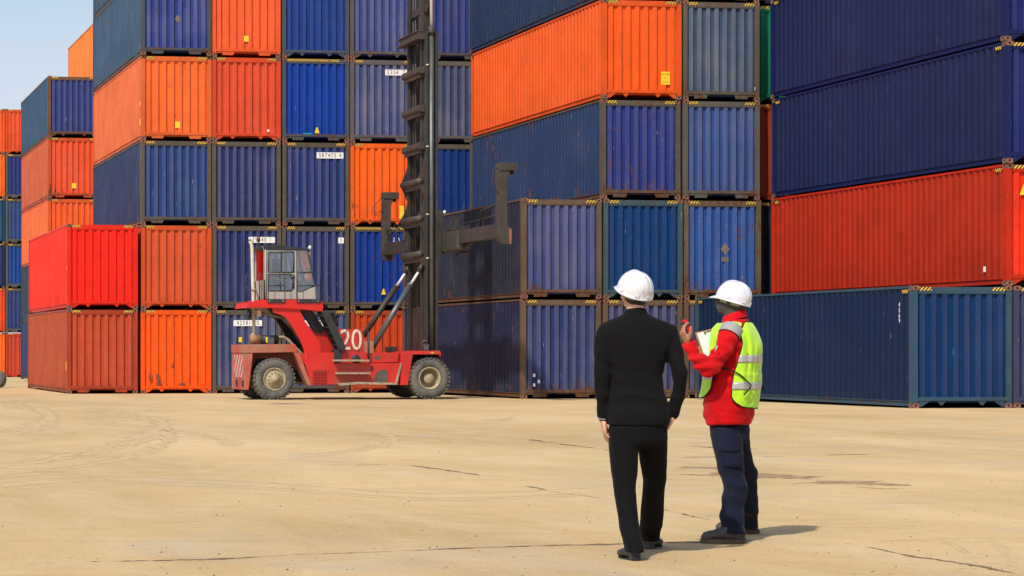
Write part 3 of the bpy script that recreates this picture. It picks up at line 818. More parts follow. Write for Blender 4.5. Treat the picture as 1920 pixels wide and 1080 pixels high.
        if dv == c0:
            for pts in ([(503.5, 472.5), (551, 472.5), (551, 510.5), (503.5, 510.5)], [(503.5, 514.5), (545, 514.5), (551, 520), (551, 540), (545, 545), (503.5, 545)]):
                # dark rubber seals as frames of thin bars
                m = MB()
                n_ = len(pts)
                for i in range(n_):
                    m.tube([MPt(*pts[i], dv - .005), MPt(*pts[(i + 1) % n_], dv - .005)], .018, 6)
                P(m, 'window_seal', M_TRIM)
            F('window_divider', [(526.5, 473), (529.5, 473), (529.5, 510), (526.5, 510)], mat=M_TRIM, dd=-.004)
            F('door_seam', [(555.7, 469), (556.9, 469), (556.9, 560), (555.7, 560)], mat=M_TRIM, dd=-.006)
            m = MB(); m.lathe([(0, -.03), (.05, -.03), (.07, 0), (.07, .02)], MPt(548.8, 519.5, dv), (0, 1, 0), 20); P(m, 'door_lock', M_TRIM)
            m = MB(); m.tube([MPt(556.9, 546, dv - .004), MPt(564, 547, dv - .004), MPt(591, 535, dv - .004)], .01, 6); P(m, 'window_seal', M_TRIM)
        F('side_window', [(503.5, 472.5), (551, 472.5), (551, 510.5), (503.5, 510.5)], mat=M_GLASS, dd=.02, th=.008)
        F('side_window', [(503.5, 514.5), (551, 514.5), (551, 545), (503.5, 545)], mat=M_GLASS, dd=.02, th=.008)
        F('side_window', [(556.5, 469), (576, 469.5), (590, 536), (564, 547), (556.5, 546)], mat=M_GLASS, dd=.02, th=.008)
    # rear wall with window, windscreen
    rp = MPt(497, 561, c0); rt = MPt(497, 468, c0)
    m = MB(); m.box(rp.x - .02, rp.x + .02, rp.y, rp.y + cdep, rp.z, MPt(497, 525, c0).z); m.box(rp.x - .02, rp.x + .02, rp.y, rp.y + .12, rp.z, rt.z); m.box(rp.x - .02, rp.x + .02, rp.y + cdep - .12, rp.y + cdep, rp.z, rt.z)
    P(m, 'cab_rear_wall', M_CAB)
    m = MB(); m.box(rp.x - .008, rp.x + .008, rp.y + .12, rp.y + cdep - .12, MPt(497, 525, c0).z, rt.z); P(m, 'rear_window', M_GLASS)
    m = MB(); m.box(rp.x + .1, rp.x + .13, rp.y + .3, rp.y + 1.1, MPt(497, 520, c0).z, MPt(497, 474, c0).z); P(m, 'red_glass_backing', simple('red_glass_tint', lin(105, 44, 40), .8))  # red sheet added behind the rear window to give its glass a reddish tint
    w0 = MPt(577, 469, c0); w1 = MPt(592, 536, c0)
    m = MB(); m.add([w0, w1, w1 + Vector((0, cdep, 0)), w0 + Vector((0, cdep, 0))], [(0, 1, 2, 3)]); P(m, 'windscreen', M_GLASS)
    w2 = MPt(594, 561, c0)
    m = MB(); m.prism([w1, w2, w2 + Vector((0, cdep, 0)), w1 + Vector((0, cdep, 0))], (-.03, 0, 0)); P(m, 'nose_panel', M_CAB)
    # inside
    m = MB(); s0 = MPt(520, 546, c0 + .45); m.box(s0.x, s0.x + .35, s0.y, s0.y + .5, s0.z - .1, s0.z + .25); m.box(s0.x - .06, s0.x + .08, s0.y, s0.y + .5, s0.z + .1, s0.z + .95); P(m, 'seat', simple('blue_seat', (.02, .03, .10), .8), None, .03)
    m = MB(); m.box(s0.x + .1, s0.x + .35, s0.y - .12, s0.y - .02, s0.z + .28, s0.z + .42); P(m, 'armrest', simple('blue_cloth', lin(20, 60, 170), .8), None, .02)
    m = MB(); m.tube([MPt(506.5, 475, c0 + .08), MPt(506.5, 511, c0 + .08)], .018, 8); m.tube([MPt(506.5, 515, c0 + .08), MPt(508, 520, c0 + .08), MPt(545, 528, c0 + .08)], .018, 8); P(m, 'yellow_grab_rail', M_YEL)
    m = MB(); q0 = MPt(566, 545, c0 + .4); m.box(q0.x, q0.x + .3, q0.y, q0.y + .6, q0.z - .2, q0.z + .28); P(m, 'dashboard', M_CAB, None, .04)
    m = MB(); m.tube([q0 + Vector((-.05, .3, .25)), q0 + Vector((-.2, .3, .5))], .02, 8); m.lathe([(.17, -.012), (.19, 0), (.17, .012), (.15, 0), (.17, -.012)], q0 + Vector((-.2, .3, .5)), (-.5, 0, .85), 24); P(m, 'steering_wheel', M_BLK)
    m = MB(); a_ = MPt(519, 543, c0 + .1); m.box(a_.x, a_.x + .3, a_.y, a_.y + .2, a_.z - .06, a_.z + .03); P(m, 'cloth', simple('turquoise_cloth', (.15, .6, .55), .8))
    # roof fittings
    m = MB(); m.lathe([(0, .13), (.03, .13), (.05, .09), (.055, .0), (0, .0)], MPt(484.5, 452, .9), (0, 0, 1), 16); P(m, 'beacon', simple('beacon_dome', (.16, .045, .03), .3))
    m = MB(); m.tube([MPt(484.5, 465, .9), MPt(484.5, 452, .9)], .03, 8); P(m, 'beacon_stem', M_BLK)
    m = MB(); m.tube([MPt(576, 466, .5), MPt(581, 463, .4)], .012, 6); m.ell(MPt(581, 464, .4), (.045, .04, .06)); P(m, 'side_lamp', simple('lamp_white', (.75, .74, .7), .2))
    m = MB(); m.ell(MPt(580, 478, .4), (.035, .03, .08)); P(m, 'indicator', M_YEL)
    m = MB(); m.tube([MPt(488, 461, .3), MPt(493, 463, .28), MPt(495, 470, .26), MPt(495.5, 515, .26)], .008, 6); m.tube([MPt(495, 513, .26), MPt(500, 513, .26)], .012, 6); m.tube([MPt(495, 492.5, .26), MPt(500, 492.5, .26)], .012, 6); P(m, 'aerial_cable', M_CAB)
    m = MB(); m.tube([MPt(498, 468, .27), MPt(498, 561, .27)], .022, 8); P(m, 'gutter_pipe', M_CAB)
    # rails
    def rail(pts, dv=.03, r=.013, name='hand_rail', mat=M_RAIL):
        m = MB(); m.tube([MPt(x, y_, dv) for x, y_ in pts], r, 8); return P(m, name, mat)
    rail([(503, 567), (503, 515), (505, 511), (530, 510), (533.5, 514), (534.5, 567)])
    rail([(503, 535), (534, 535)])
    rail([(557.5, 567), (557, 518), (562, 510.5), (595, 510), (600, 516), (601, 567)])
    rail([(557.5, 535), (600.5, 535)])
    rail([(611, 582), (611, 516), (615, 511), (620, 513), (650, 567), (651, 610), (649, 628), (641, 638)])
    rail([(611, 548), (634, 590)], r=.008)
    rail([(487, 567), (486, 515), (488, 512), (491, 515), (491, 567)], .3)
    rail([(486, 536), (491, 536)], .3)
    rail([(479, 540), (486, 562)], .3)
    m = MB(); m.tube([MPt(462, 570, .5), MPt(461, 517, .5), MPt(464, 514, .5), MPt(464, 514, 1.2), MPt(461, 517, 1.7), MPt(462, 570, 1.7)], .013, 8); P(m, 'hand_rail', M_RAIL)
    rail([(460, 540), (471, 539)], .5); rail([(472, 543), (480, 543)], .55, .035, 'stack_clamp', M_TAN)
    rail([(463, 573), (471, 573)], .5)
    # stair flight
    st = [(594, 584), (617, 582), (649, 652), (646, 657), (635, 655)]
    ex('stair_stringer', [(603, 584), (617, 583), (649, 651), (646, 656), (635, 655)], .03, M_BLK, -.12, .004)
    ex('stair_stringer', [pxat(MPt(x, y_, -.12), .45) for x, y_ in [(603, 584), (617, 583), (649, 651), (646, 656), (635, 655)]], .03, M_BLK, .45, .004)
    for i in range(6):
        f = (i + .4) / 6; x = 600 + 36 * f; y_ = 586 + 66 * f
        ex('stair_tread', [(x - 1, y_), (x + 14, y_), (x + 14, y_ + 2), (x - 1, y_ + 2)], .54, M_MAST, -.09, 0)
    ex('lift_arm', [(563, 581), (584, 580), (609, 617), (602, 626), (590, 622)], .16, M_BLK, .5, .01)
    ex('stair_foot', [(627, 655), (642, 655), (640, 672), (635, 681), (627, 681)], .4, M_BLK, .0, .01)
    m = MB(); m.tube([MPt(616, 587, .9), MPt(622, 590, .9), MPt(629, 600, .9), MPt(630, 612, .9)], .07, 12); m.ell(MPt(619, 587, .8), (.14, .1, .04)); P(m, 'hydraulic_filter', M_MAST)
    # lamps below the deck
    m = MB(); m.lathe([(0, -.02), (.09, -.02), (.1, .03), (.11, .06), (0, .07)], MPt(467, 589, .3), (-1, -.4, 0), 20); m.box(*sorted((MPt(462, 0, .3).x, MPt(472, 0, .3).x)), V0 + .25, V0 + .5, MPt(467, 600, .3).z, MPt(467, 580, .3).z); P(m, 'rear_work_lamp', M_BLK)
    ex('turn_signal', [(482, 580.5), (490, 580.5), (490, 594), (482, 594)], .12, M_CAB, .25, .01)
    ex('turn_signal_lens', [(484, 582), (488, 582), (488, 592), (484, 592)], .02, M_ORNG, .235, 0)
    # ---- mast: two columns joined by beams, inner mast, lift cylinders
    N, Fv = .55, 2.35
    def U(px): return MPt(px, 655, N).x
    def Z(py): return MPt(806, py, N).z
    ztop, zbot, zout = Z(-190), Z(700), Z(60)
    for name_i, v in enumerate((N, Fv)):
        y0 = V0 + v; s = 1 if v == N else -1
        m = MB()
        m.box(U(796), U(801), y0 - .1, y0 + .1, zbot, zout)
        m.box(U(815), U(820), y0 - .1, y0 + .1, zbot, zout)
        m.box(U(800.5), U(815.5), y0 + s * .06, y0 + s * .09, zbot, zout)
        P(m, 'mast_column', M_MAST, None, .006)
        m = MB()
        m.box(U(792), U(798), y0 + s * .14, y0 + s * .24, zbot, ztop); m.box(U(806), U(811), y0 + s * .14, y0 + s * .24, zbot, ztop); m.box(U(798), U(806), y0 + s * .17, y0 + s * .2, zbot, ztop)
        P(m, 'inner_mast_column', M_MAST, None, .006)
        m = MB(); m.tube([(U(808.5), y0 - .02, Z(700)), (U(808.5), y0 - .02, Z(58))], .078, 20); P(m, 'lift_cylinder', M_GREYC if v == N else M_MAST)
        m = MB(); m.tube([(U(808.5), y0 - .02, Z(66)), (U(808.5), y0 - .02, Z(50))], .105, 20); m.tube([(U(808.5), y0 - .02, Z(62)), (U(808.5), y0 - .02, Z(60))], .13, 20); P(m, 'cylinder_collar', M_MASTL)
        m = MB(); m.tube([(U(808.5), y0 - .02, Z(58)), (U(808.5), y0 - .02, ztop)], .046, 16); P(m, 'lift_rod', M_CHR)
        # zigzag gusset plate
        zz = [(797, 300), (791, 318), (784.5, 333), (784.5, 346), (796, 372), (790, 392), (784.5, 403), (784.5, 414), (797, 441), (791, 458), (785.5, 470), (785.5, 484), (790, 497), (798, 500)]
        m = MB(); m.prism([(U(x), y0 - .06, Z(y_)) for x, y_ in zz], (0, .12, 0)); P(m, 'gusset_plate', M_MAST, None, .006)
        # clamps
        m = MB()
        for py in (122, 275, 402, 484): m.box(U(797), U(802), y0 - .115, y0 - .1, Z(py + 1), Z(py - 1))
        P(m, 'pipe_clamp', M_CREAM)['kind'] = 'stuff'
        m = MB()
        for x_ in (803.4,): m.tube([(U(x_), y0 - .08, Z(640)), (U(x_), y0 - .08, Z(70))], .012, 6)
        P(m, 'oil_pipe', M_MAST)
        m = MB()
        for py in (137, 194, 207, 265, 345, 425, 495, 560, 620): m.box(U(801), U(815.5), y0 - .07, y0 - .0, Z(py + .7), Z(py - .7))
        P(m, 'cylinder_bracket', M_MAST)['kind'] = 'stuff'
    ya, yb = V0 + N - .05, V0 + Fv + .05
    for py in (340, 410, 477):
        m = MB(); m.tube([(U(787.5), ya - .02, Z(py)), (U(787.5), yb + .02, Z(py))], .10, 20); P(m, 'mast_tie_tube', M_MASTL)
        m = MB(); m.box(U(788), U(794), ya + .1, yb - .1, Z(py + 14), Z(py + 4)); P(m, 'tie_plate', M_MAST)
    for py in (132, 204, 274):
        m = MB(); m.prism([(U(784), ya, Z(py - 4)), (U(787), ya, Z(py - 7)), (U(796), ya, Z(py - 7)), (U(796), ya, Z(py + 6)), (U(786), ya, Z(py + 6)), (U(784), ya, Z(py + 3))], (0, yb - ya, 0)); P(m, 'mast_crossbeam', M_MASTL, None, .02)
        m = MB(); m.box(U(788), U(796), ya + .1, yb - .1, Z(py + 13), Z(py + 6)); P(m, 'crossbeam_web', M_MAST)
    m = MB(); m.box(U(783), U(800), ya, yb + .1, Z(72), Z(60)); m.box(U(780), U(800), ya - .02, yb + .35, Z(60), Z(58)); m.box(U(780), U(800), ya - .02, yb + .35, Z(74), Z(72)); P(m, 'mast_head_beam', M_MASTL, None, .01)
    m = MB(); m.box(U(798), U(803), ya + .1, yb - .1, Z(22), Z(8)); P(m, 'inner_crossbeam', M_MAST, None, .01)
    m = MB(); m.box(U(798), U(803), ya + .1, yb - .1, Z(-60), Z(-75)); P(m, 'inner_crossbeam', M_MAST, None, .01)
    m = MB(); m.box(U(799), U(803), ya + .2, yb - .2, Z(696), Z(575)); P(m, 'mast_foot_plate', M_MAST, None, .01)
    for dd in (.75, .95, 1.5, 1.75):
        m = MB(); m.tube([(U(802), V0 + N + dd - .2, Z(690)), (U(802), V0 + N + dd - .2, ztop)], .03, 8); P(m, 'lift_chain', M_MAST)
    m = MB(); m.tube([(U(790), V0 + .8, Z(78)), (U(793), V0 + .8, Z(90)), (U(797), V0 + .8, Z(108)), (U(798), V0 + .75, Z(122))], .02, 8); P(m, 'hose', M_MASTL)
    # tilt cylinders
    for (r0, r1, e1, dv) in (((788, 505), (770, 533), (698, 652), .62), ((763, 508), (744, 536), (680, 632), 2.2)):
        m = MB(); m.tube([MPt(*r1, dv), MPt(*e1, dv)], .085, 20); m.tube([MPt(*r1, dv), MPt(r1[0] - 2, r1[1] + 3.4, dv)], .1, 20); P(m, 'tilt_cylinder', M_GREYC if dv < 1 else M_MASTL)
        m = MB(); m.tube([MPt(*r0, dv), MPt(*r1, dv)], .042, 14); P(m, 'tilt_rod', M_CHR)
        m = MB(); m.tube([MPt(r0[0] - 3, r0[1] + 5, dv), MPt(r0[0] + 5, r0[1] - 11, dv)], .075, 12); P(m, 'rod_clevis', M_MAST)
    ex('cylinder_bracket_plate', [(683, 640), (701, 640), (700, 664), (684, 664)], .12, M_MUD, .42, .01)
    # ---- carriage and spreader
    ax = 84180.0
    us = 19.60
    def sz(py, v): 
        d = us * ST + v * CT
        return CAMZ - d * (py - CY) / FPX
    zb0, zb1 = 4.34, 4.84
    for v in (66.45, 68.35):
        m = MB(); m.prism([(19.28, v, sz(478, 66.5)), (19.46, v, sz(478, 66.5)), (19.46, v, sz(404, 66.5)), (19.38, v, sz(394, 66.5)), (19.28, v, sz(394, 66.5))], (0, .14, 0)); P(m, 'carriage_plate', M_MAST, None, .01)
    m = MB(); m.ell((19.47, 66.45, sz(398, 66.5)), (.045, .045, .055)); P(m, 'carriage_lamp', simple('cream_lamp', (.75, .68, .5), .3))
    m = MB(); m.box(19.36, 19.50, 66.2, 68.6, 4.2, 4.85); P(m, 'carriage_frame', M_MAST, None, .02)
    m = MB(); m.box(19.44, 19.86, 65.1, 69.9, 4.2, 4.78); P(m, 'spreader_centre', M_MASTL, None, .06)
    m = MB(); m.box(19.44, 19.86, 65.2, 66.1, 4.78, 4.90); m.box(19.50, 19.62, 65.5, 65.8, 4.9, 5.12); P(m, 'valve_block', M_MAST, None, .02)
    m = MB(); m.box(19.50, 19.77, 61.34, 73.66, 4.38, 4.76); P(m, 'spreader_beam', M_MAST, None, .015)
    for s, ve, vi in ((-1, 61.30, 61.62), (1, 73.70, 73.38)):
        y0, y1 = min(ve, vi), max(ve, vi)
        m = MB(); m.prism([(19.46, y0, 4.45), (19.52, y0, 4.26), (19.56, y0, 4.20), (19.78, y0, 4.20), (19.78, y0, 4.62), (19.72, y0, 4.72), (19.72, y0, 5.98), (19.78, y0, 6.08), (19.78, y0, 6.20), (19.48, y0, 6.20), (19.48, y0, 4.9)], (0, y1 - y0, 0))
        post = P(m, 'end_post', M_MASTL, None, .012)
        m = MB(); m.box(19.48, 19.98, y0 - .03, y1 + .03, 6.19, 6.40); P(m, 'clamp_head', M_MASTL, None, .012)
        m = MB(); m.box(19.76, 19.83, y0 - .01, y1 + .01, 4.2, 4.62); P(m, 'corner_guide', simple('rusty_guide', (.24, .10, .05), .8, var=.3), None, .008)
        m = MB(); m.box(19.84, 19.92, y0 + .1, y1 - .1, 6.10, 6.19); P(m, 'clamp_hook', M_DARK)
        pts = [(19.49, y0 + .1, 6.28), (19.36, y0 - .02, 6.2), (19.28, y0 - .05, 6.05), (19.30, y0 - .05, 5.82), (19.38, y0, 5.66), (19.48, y0 + .05, 5.55)] if s < 0 else [(19.49, y0 + .1, 6.28), (19.3, y0, 6.1), (19.12, y0, 5.9), (19.08, y0, 5.68), (19.2, y0, 5.66), (19.36, y0, 5.8), (19.48, y0, 5.76)]
        m = MB(); m.tube(pts, .012, 6); P(m, 'hose', M_BLK)
        if s > 0:
            m = MB(); m.tube([(19.4, y0, 6.2), (19.2, y0, 6.0), (19.16, y0, 5.75), (19.3, y0, 5.62), (19.46, y0, 5.82)], .01, 6); P(m, 'hose', M_BLK)
    m = MB(); m.tube([(19.7, 65.3, 4.95), (19.7, 61.6, 5.05)], .018, 8); P(m, 'guide_rod', M_MASTL)
    m = MB(); m.tube([(19.6, 63.4, 4.76), (19.6, 63.3, 5.22), (19.6, 61.6, 5.34)], .025, 8); P(m, 'hose_guard', M_BLK)
    for i, dz in enumerate((0, .12, .3)):
        m = MB(); m.tube([(19.5, 69.8, 5.35 - dz), (19.45, 70.8, 5.1 - dz), (19.45, 71.8, 5.3 - dz), (19.5, 72.6, 5.12 - dz), (19.6, 73.4, 5.18 - dz * .8)], .022, 6); P(m, 'hose', M_BLK)
    m = MB()
    for k, (vv, zz_) in enumerate(((65.3, 4.12), (65.55, 4.14), (65.9, 4.16), (66.3, 4.1))): m.ell((19.8, vv, zz_), (.05, .12, .05))
    P(m, 'twistlock_fittings', M_MASTL)['kind'] = 'stuff'
    m = MB(); m.tube([(19.6, 64.0, 4.36), (19.7, 65.0, 4.3)], .06, 8); P(m, 'beam_cylinder', M_BLK)
make_truck()

# lone tyre at the left edge
def loose_wheel():
    c = PD(3, 711, 93); r = .335
    root = empty('loose_wheel', (c.x, c.y, c.z - r), .0, 'grey rubber tyre standing at the left edge before the far stacks', 'wheel')
    ax = Vector((-.80, -.6, 0)).normalized(); w = .26
    m = MB(); m.lathe([(r * .55, 0), (r * .8, -.02), (r * .96, .03), (r, .08), (r, w - .08), (r * .96, w - .03), (r * .8, w + .02), (r * .55, w)], c, ax, 40); adopt(m.build('tyre', M_RUBB), root)
    m = MB(); m.lathe([(r * .56, .02), (r * .5, .03), (r * .45, .1), (r * .2, .1), (r * .18, .05), (0, .05)], c, ax, 30); m.lathe([(r * .56, w - .02), (r * .5, w - .03), (r * .45, w - .1), (0, w - .1)], c, ax, 30); adopt(m.build('rim', M_RIM), root)
loose_wheel()
# ================================================================ people
RT = Vector((CT, -ST, 0)); FW = Vector((ST, CT, 0)); UP = Vector((0, 0, 1))
def D3(x, y, z=0.): return RT * x + FW * y + UP * z      # right / away / up -> world

def loft(m, rings, seg=32, p=2.25):
    """rings: (centre, A, B) with A, B half-axis vectors"""
    vs = []; n = len(rings)
    for c, A, B in rings:
        for k in range(seg):
            a = 2 * PI * k / seg
            ca, sa = math.cos(a), math.sin(a)
            vs.append(c + A * math.copysign(abs(ca) ** (2 / p), ca) + B * math.copysign(abs(sa) ** (2 / p), sa))
    fs = [(i * seg + k, i * seg + (k + 1) % seg, (i + 1) * seg + (k + 1) % seg, (i + 1) * seg + k) for i in range(n - 1) for k in range(seg)]
    fs += [tuple(range(seg))[::-1], tuple((n - 1) * seg + k for k in range(seg))]
    m.add(vs, fs, True)

def cr(pts, n=6):
    """Catmull-Rom through tuples (vector, *scalars)"""
    out = []
    P = [pts[0]] + list(pts) + [pts[-1]]
    for i in range(1, len(P) - 2):
        for k in range(n):
            t = k / n
            def f(a, b, c, d): return .5 * ((2 * b) + (c - a) * t + (2 * a - 5 * b + 4 * c - d) * t * t + (3 * b - a - 3 * c + d) * t ** 3)
            out.append(tuple(f(*[q[j] for q in P[i - 1:i + 3]]) for j in range(len(pts[0]))))
    out.append(tuple(pts[-1]))
    return out

def limb(m, pts, n=6, seg=20):
    """pts: (vector, radius) with rounded ends"""
    q = cr(pts, n)
    m.tube([a for a, r in q], [r for a, r in q], seg)
    m.ell(q[0][0], q[0][1] * .98, seg=16, rings=10); m.ell(q[-1][0], q[-1][1] * .98, seg=16, rings=10)

def solid(m, name, voxel, smooth=2, disp=None):
    """union the pieces of m into one continuous skin"""
    me = m.mesh(name + '_src')
    o = bpy.data.objects.new(name + '_src', me); COL.objects.link(o)
    md = o.modifiers.new('r', 'REMESH'); md.mode = 'VOXEL'; md.voxel_size = voxel; md.use_smooth_shade = True
    dg = bpy.context.evaluated_depsgraph_get(); dg.update()
    out = bpy.data.meshes.new_from_object(o.evaluated_get(dg))
    bpy.data.objects.remove(o); bpy.data.meshes.remove(me)
    out.name = name
    bm = bmesh.new(); bm.from_mesh(out)
    for _ in range(smooth): bmesh.ops.smooth_vert(bm, verts=bm.verts, factor=.5, use_axis_x=True, use_axis_y=True, use_axis_z=True)
    if disp:
        bm.normal_update()
        mv = [(v, v.normal * disp(v.co, v.normal)) for v in bm.verts]
        for v, d in mv: v.co += d
        bmesh.ops.smooth_vert(bm, verts=bm.verts, factor=.3, use_axis_x=True, use_axis_y=True, use_axis_z=True)
    bm.to_mesh(out); bm.free()
    out.polygons.foreach_set('use_smooth', [True] * len(out.polygons))
    return out

def fold(p, sx, sy, sz, seed, pw=1.6):
    n = noise.noise(Vector((p.x * sx + seed, p.y * sy, p.z * sz + seed * .7)))
    return math.copysign(min(1, abs(n) * 1.9) ** pw, n)

def cloth(name, col, rough=.9, sheen=.3, var=.12, weave=900., fuzz=.15):
    g = NT(name); o = g.obj()
    n1 = g.noise(o, 5, 4)
    c = g.mix(g.ramp(n1, .3, .7), tuple(x * (1 - var) for x in col), tuple(min(1, x * (1 + var)) for x in col))
    g.set(Base_Color=c, Roughness=rough, Sheen_Weight=sheen * .25, Sheen_Roughness=.5, Specular_IOR_Level=.12)
    g.bump(g.math('ADD', g.noise(o, 260, 2), g.math('MULTIPLY', g.noise(o, 22, 4), 2.5)), fuzz, .004)
    return g.m

def skin(name, a, b):
    g = NT(name); o = g.obj()
    c = g.mix(g.ramp(g.noise(o, 18, 4), .3, .7), a, b)
    g.set(Base_Color=c, Roughness=.5, Subsurface_Weight=.12, Subsurface_Scale=.01)
    g.b.inputs['Subsurface Radius'].default_value = (1, .3, .15)
    g.bump(g.noise(o, 120, 3), .12, .002)
    return g.m

M_SUIT = cloth('black_wool', (.0050, .0048, .0052), .9, .10)
M_SUITT = cloth('black_wool_trousers', (.0042, .0041, .0046), .9, .08)
M_SEAM = cloth('suit_seam_thread', (.0075, .0072, .008), .8, .1)
M_SKIN = skin('fair_skin', (.52, .27, .18), (.60, .33, .23))
M_SKIN2 = skin('brown_skin', (.30, .135, .07), (.40, .19, .105))
M_HAIR = simple('dark_hair', (.012, .009, .008), .55, var=.4, scale=60, bump=.5)
M_SHOE = simple('black_leather', (.010, .010, .012), .42, var=.3, scale=15)
M_BOOT = simple('worn_boot_leather', (.045, .038, .035), .6, var=.35, scale=14, dirt=.25, dirtcol=(.16, .12, .08), bump=.1)
M_SOLE = simple('boot_sole', (.075, .055, .035), .8, var=.3, scale=18, dirt=.35, dirtcol=(.2, .15, .09))
M_REDC = cloth('red_work_shirt', lin(184, 8, 18), .8, .3)
M_NAVY = cloth('navy_work_trousers', (.0075, .0095, .024), .85, .15, var=.2)
M_GRYC = cloth('grey_shoulder_cloth', (.28, .27, .27), .8, .3)
M_OLIVE = cloth('dark_olive_hood', (.055, .052, .042), .9, .5, var=.25)
M_BIND = cloth('black_binding', (.01, .01, .012), .8, .2)
def himat():
    g = NT('lime_mesh_cloth'); o = g.obj()
    c = g.mix(g.ramp(g.noise(o, 7, 3), .3, .7), (.36, .66, .002), (.44, .76, .004))
    g.set(Base_Color=c, Roughness=.6, Sheen_Weight=.3)
    g.bump(g.noise(o, 300, 2), .15, .003)
    return g.m
M_LIME = himat()
def refl():
    g = NT('reflective_band'); g.set(Base_Color=(.46, .43, .43), Roughness=.38, Metallic=.35)
    g.bump(g.noise(g.obj(), 200, 2), .1, .002); return g.m
M_REFL = refl()
def helm():
    g = NT('white_helmet_plastic'); o = g.obj()
    c = g.mix(g.ramp(g.noise(o, 9, 5), .45, .75), (.64, .64, .68), (.52, .52, .55))
    g.set(Base_Color=c, Roughness=.25, Coat_Weight=.4, Coat_Roughness=.1, Specular_IOR_Level=.5); return g.m
M_HELM = helm()
M_BAND = simple('green_headband', (.32, .38, .24), .8)

def finger(m, root, d0, nrm, L, curls, r0=.0092, r1=.0068):
    d = d0.normalized(); side = d.cross(nrm).normalized(); p = root
    pts = [(p, r0)]
    for k, (fr, cu) in enumerate(zip((.45, .30, .25), curls)):
        d = (Matrix.Rotation(R(cu), 3, side) @ d).normalized()
        p = p + d * L * fr
        pts.append((p, r0 + (r1 - r0) * (k + 1) / 3))
    limb(m, pts, 3, 12)
    return p

def hand(m, W, fwd, side, nrm, curls, spread=0., thumb=(.35, .75, .35), tl=(.040, .034), sc=1.):
    """side points to the index finger, nrm out of the palm"""
    fwd = fwd.normalized(); nrm = (nrm - fwd * nrm.dot(fwd)).normalized(); side = (side - fwd * side.dot(fwd) - nrm * side.dot(nrm)).normalized()
    rings = []
    for t, w, h in ((-.03, .026, .020), (0, .027, .019), (.02, .034, .018), (.05, .041, .0165), (.08, .041, .0145), (.094, .036, .011)):
        rings.append((W + fwd * t * sc, side * w * sc, nrm * h * sc))
    loft(m, rings, 20, 2.4)
    for i, L in enumerate((.072, .080, .074, .058)):
        root = W + fwd * (.086 - (.004 if i in (0, 2) else .011 if i == 3 else 0)) * sc + side * (.030 - .0197 * i) * sc
        d = (fwd + side * spread * (1.5 - i)).normalized()
        finger(m, root, d, nrm, L * sc, curls[i] if isinstance(curls[0], tuple) else curls, .0098 * sc - (i == 3) * .001, .0072 * sc)
    r = W + fwd * .028 * sc + side * .030 * sc + nrm * .006 * sc
    td = (fwd * thumb[0] + side * thumb[1] + nrm * thumb[2]).normalized()
    p1 = r + td * tl[0] * sc; td2 = (td + fwd * .45).normalized(); p2 = p1 + td2 * tl[1] * sc
    limb(m, [(r - td * .01, .015 * sc), (p1, .0115 * sc), (p2, .0085 * sc)], 4, 12)

def head(m, c, f, s, up, sc=1.):
    """head union; c centre of skull, f face dir, s right dir, up"""
    rot = Matrix((s, f, up)).transposed()
    m.ell(c, (.074 * sc, .092 * sc, .090 * sc), rot, 24, 16)
    m.ell(c + f * .012 - up * .045, (.066 * sc, .078 * sc, .080 * sc), rot, 24, 16)          # face block
    m.ell(c + f * .055 - up * .098, (.040, .038, .030), rot)                                  # chin
    m.ell(c + f * .018 - up * .088, (.058, .055, .036), rot)                                  # jaw
    m.ell(c + f * .098 - up * .045, (.011, .016, .024), rot); m.ell(c + f * .108 - up * .060, (.014, .013, .010), rot)
    m.ell(c + f * .088 - up * .084, (.023, .012, .005), rot); m.ell(c + f * .087 - up * .092, (.020, .012, .006), rot)
    m.ell(c + f * .080 - up * .014, (.052, .016, .010), rot)                                  # brow
    for k in (-1, 1):
        m.ell(c + s * k * .042 + f * .070 - up * .052, (.022, .02, .018), rot)                # cheeks
        m.ell(c + s * k * .077 - f * .006 - up * .040, (.008, .019, .031), rot)               # ears
        m.ell(c + s * k * .083 - f * .012 - up * .034, (.006, .014, .020), rot)

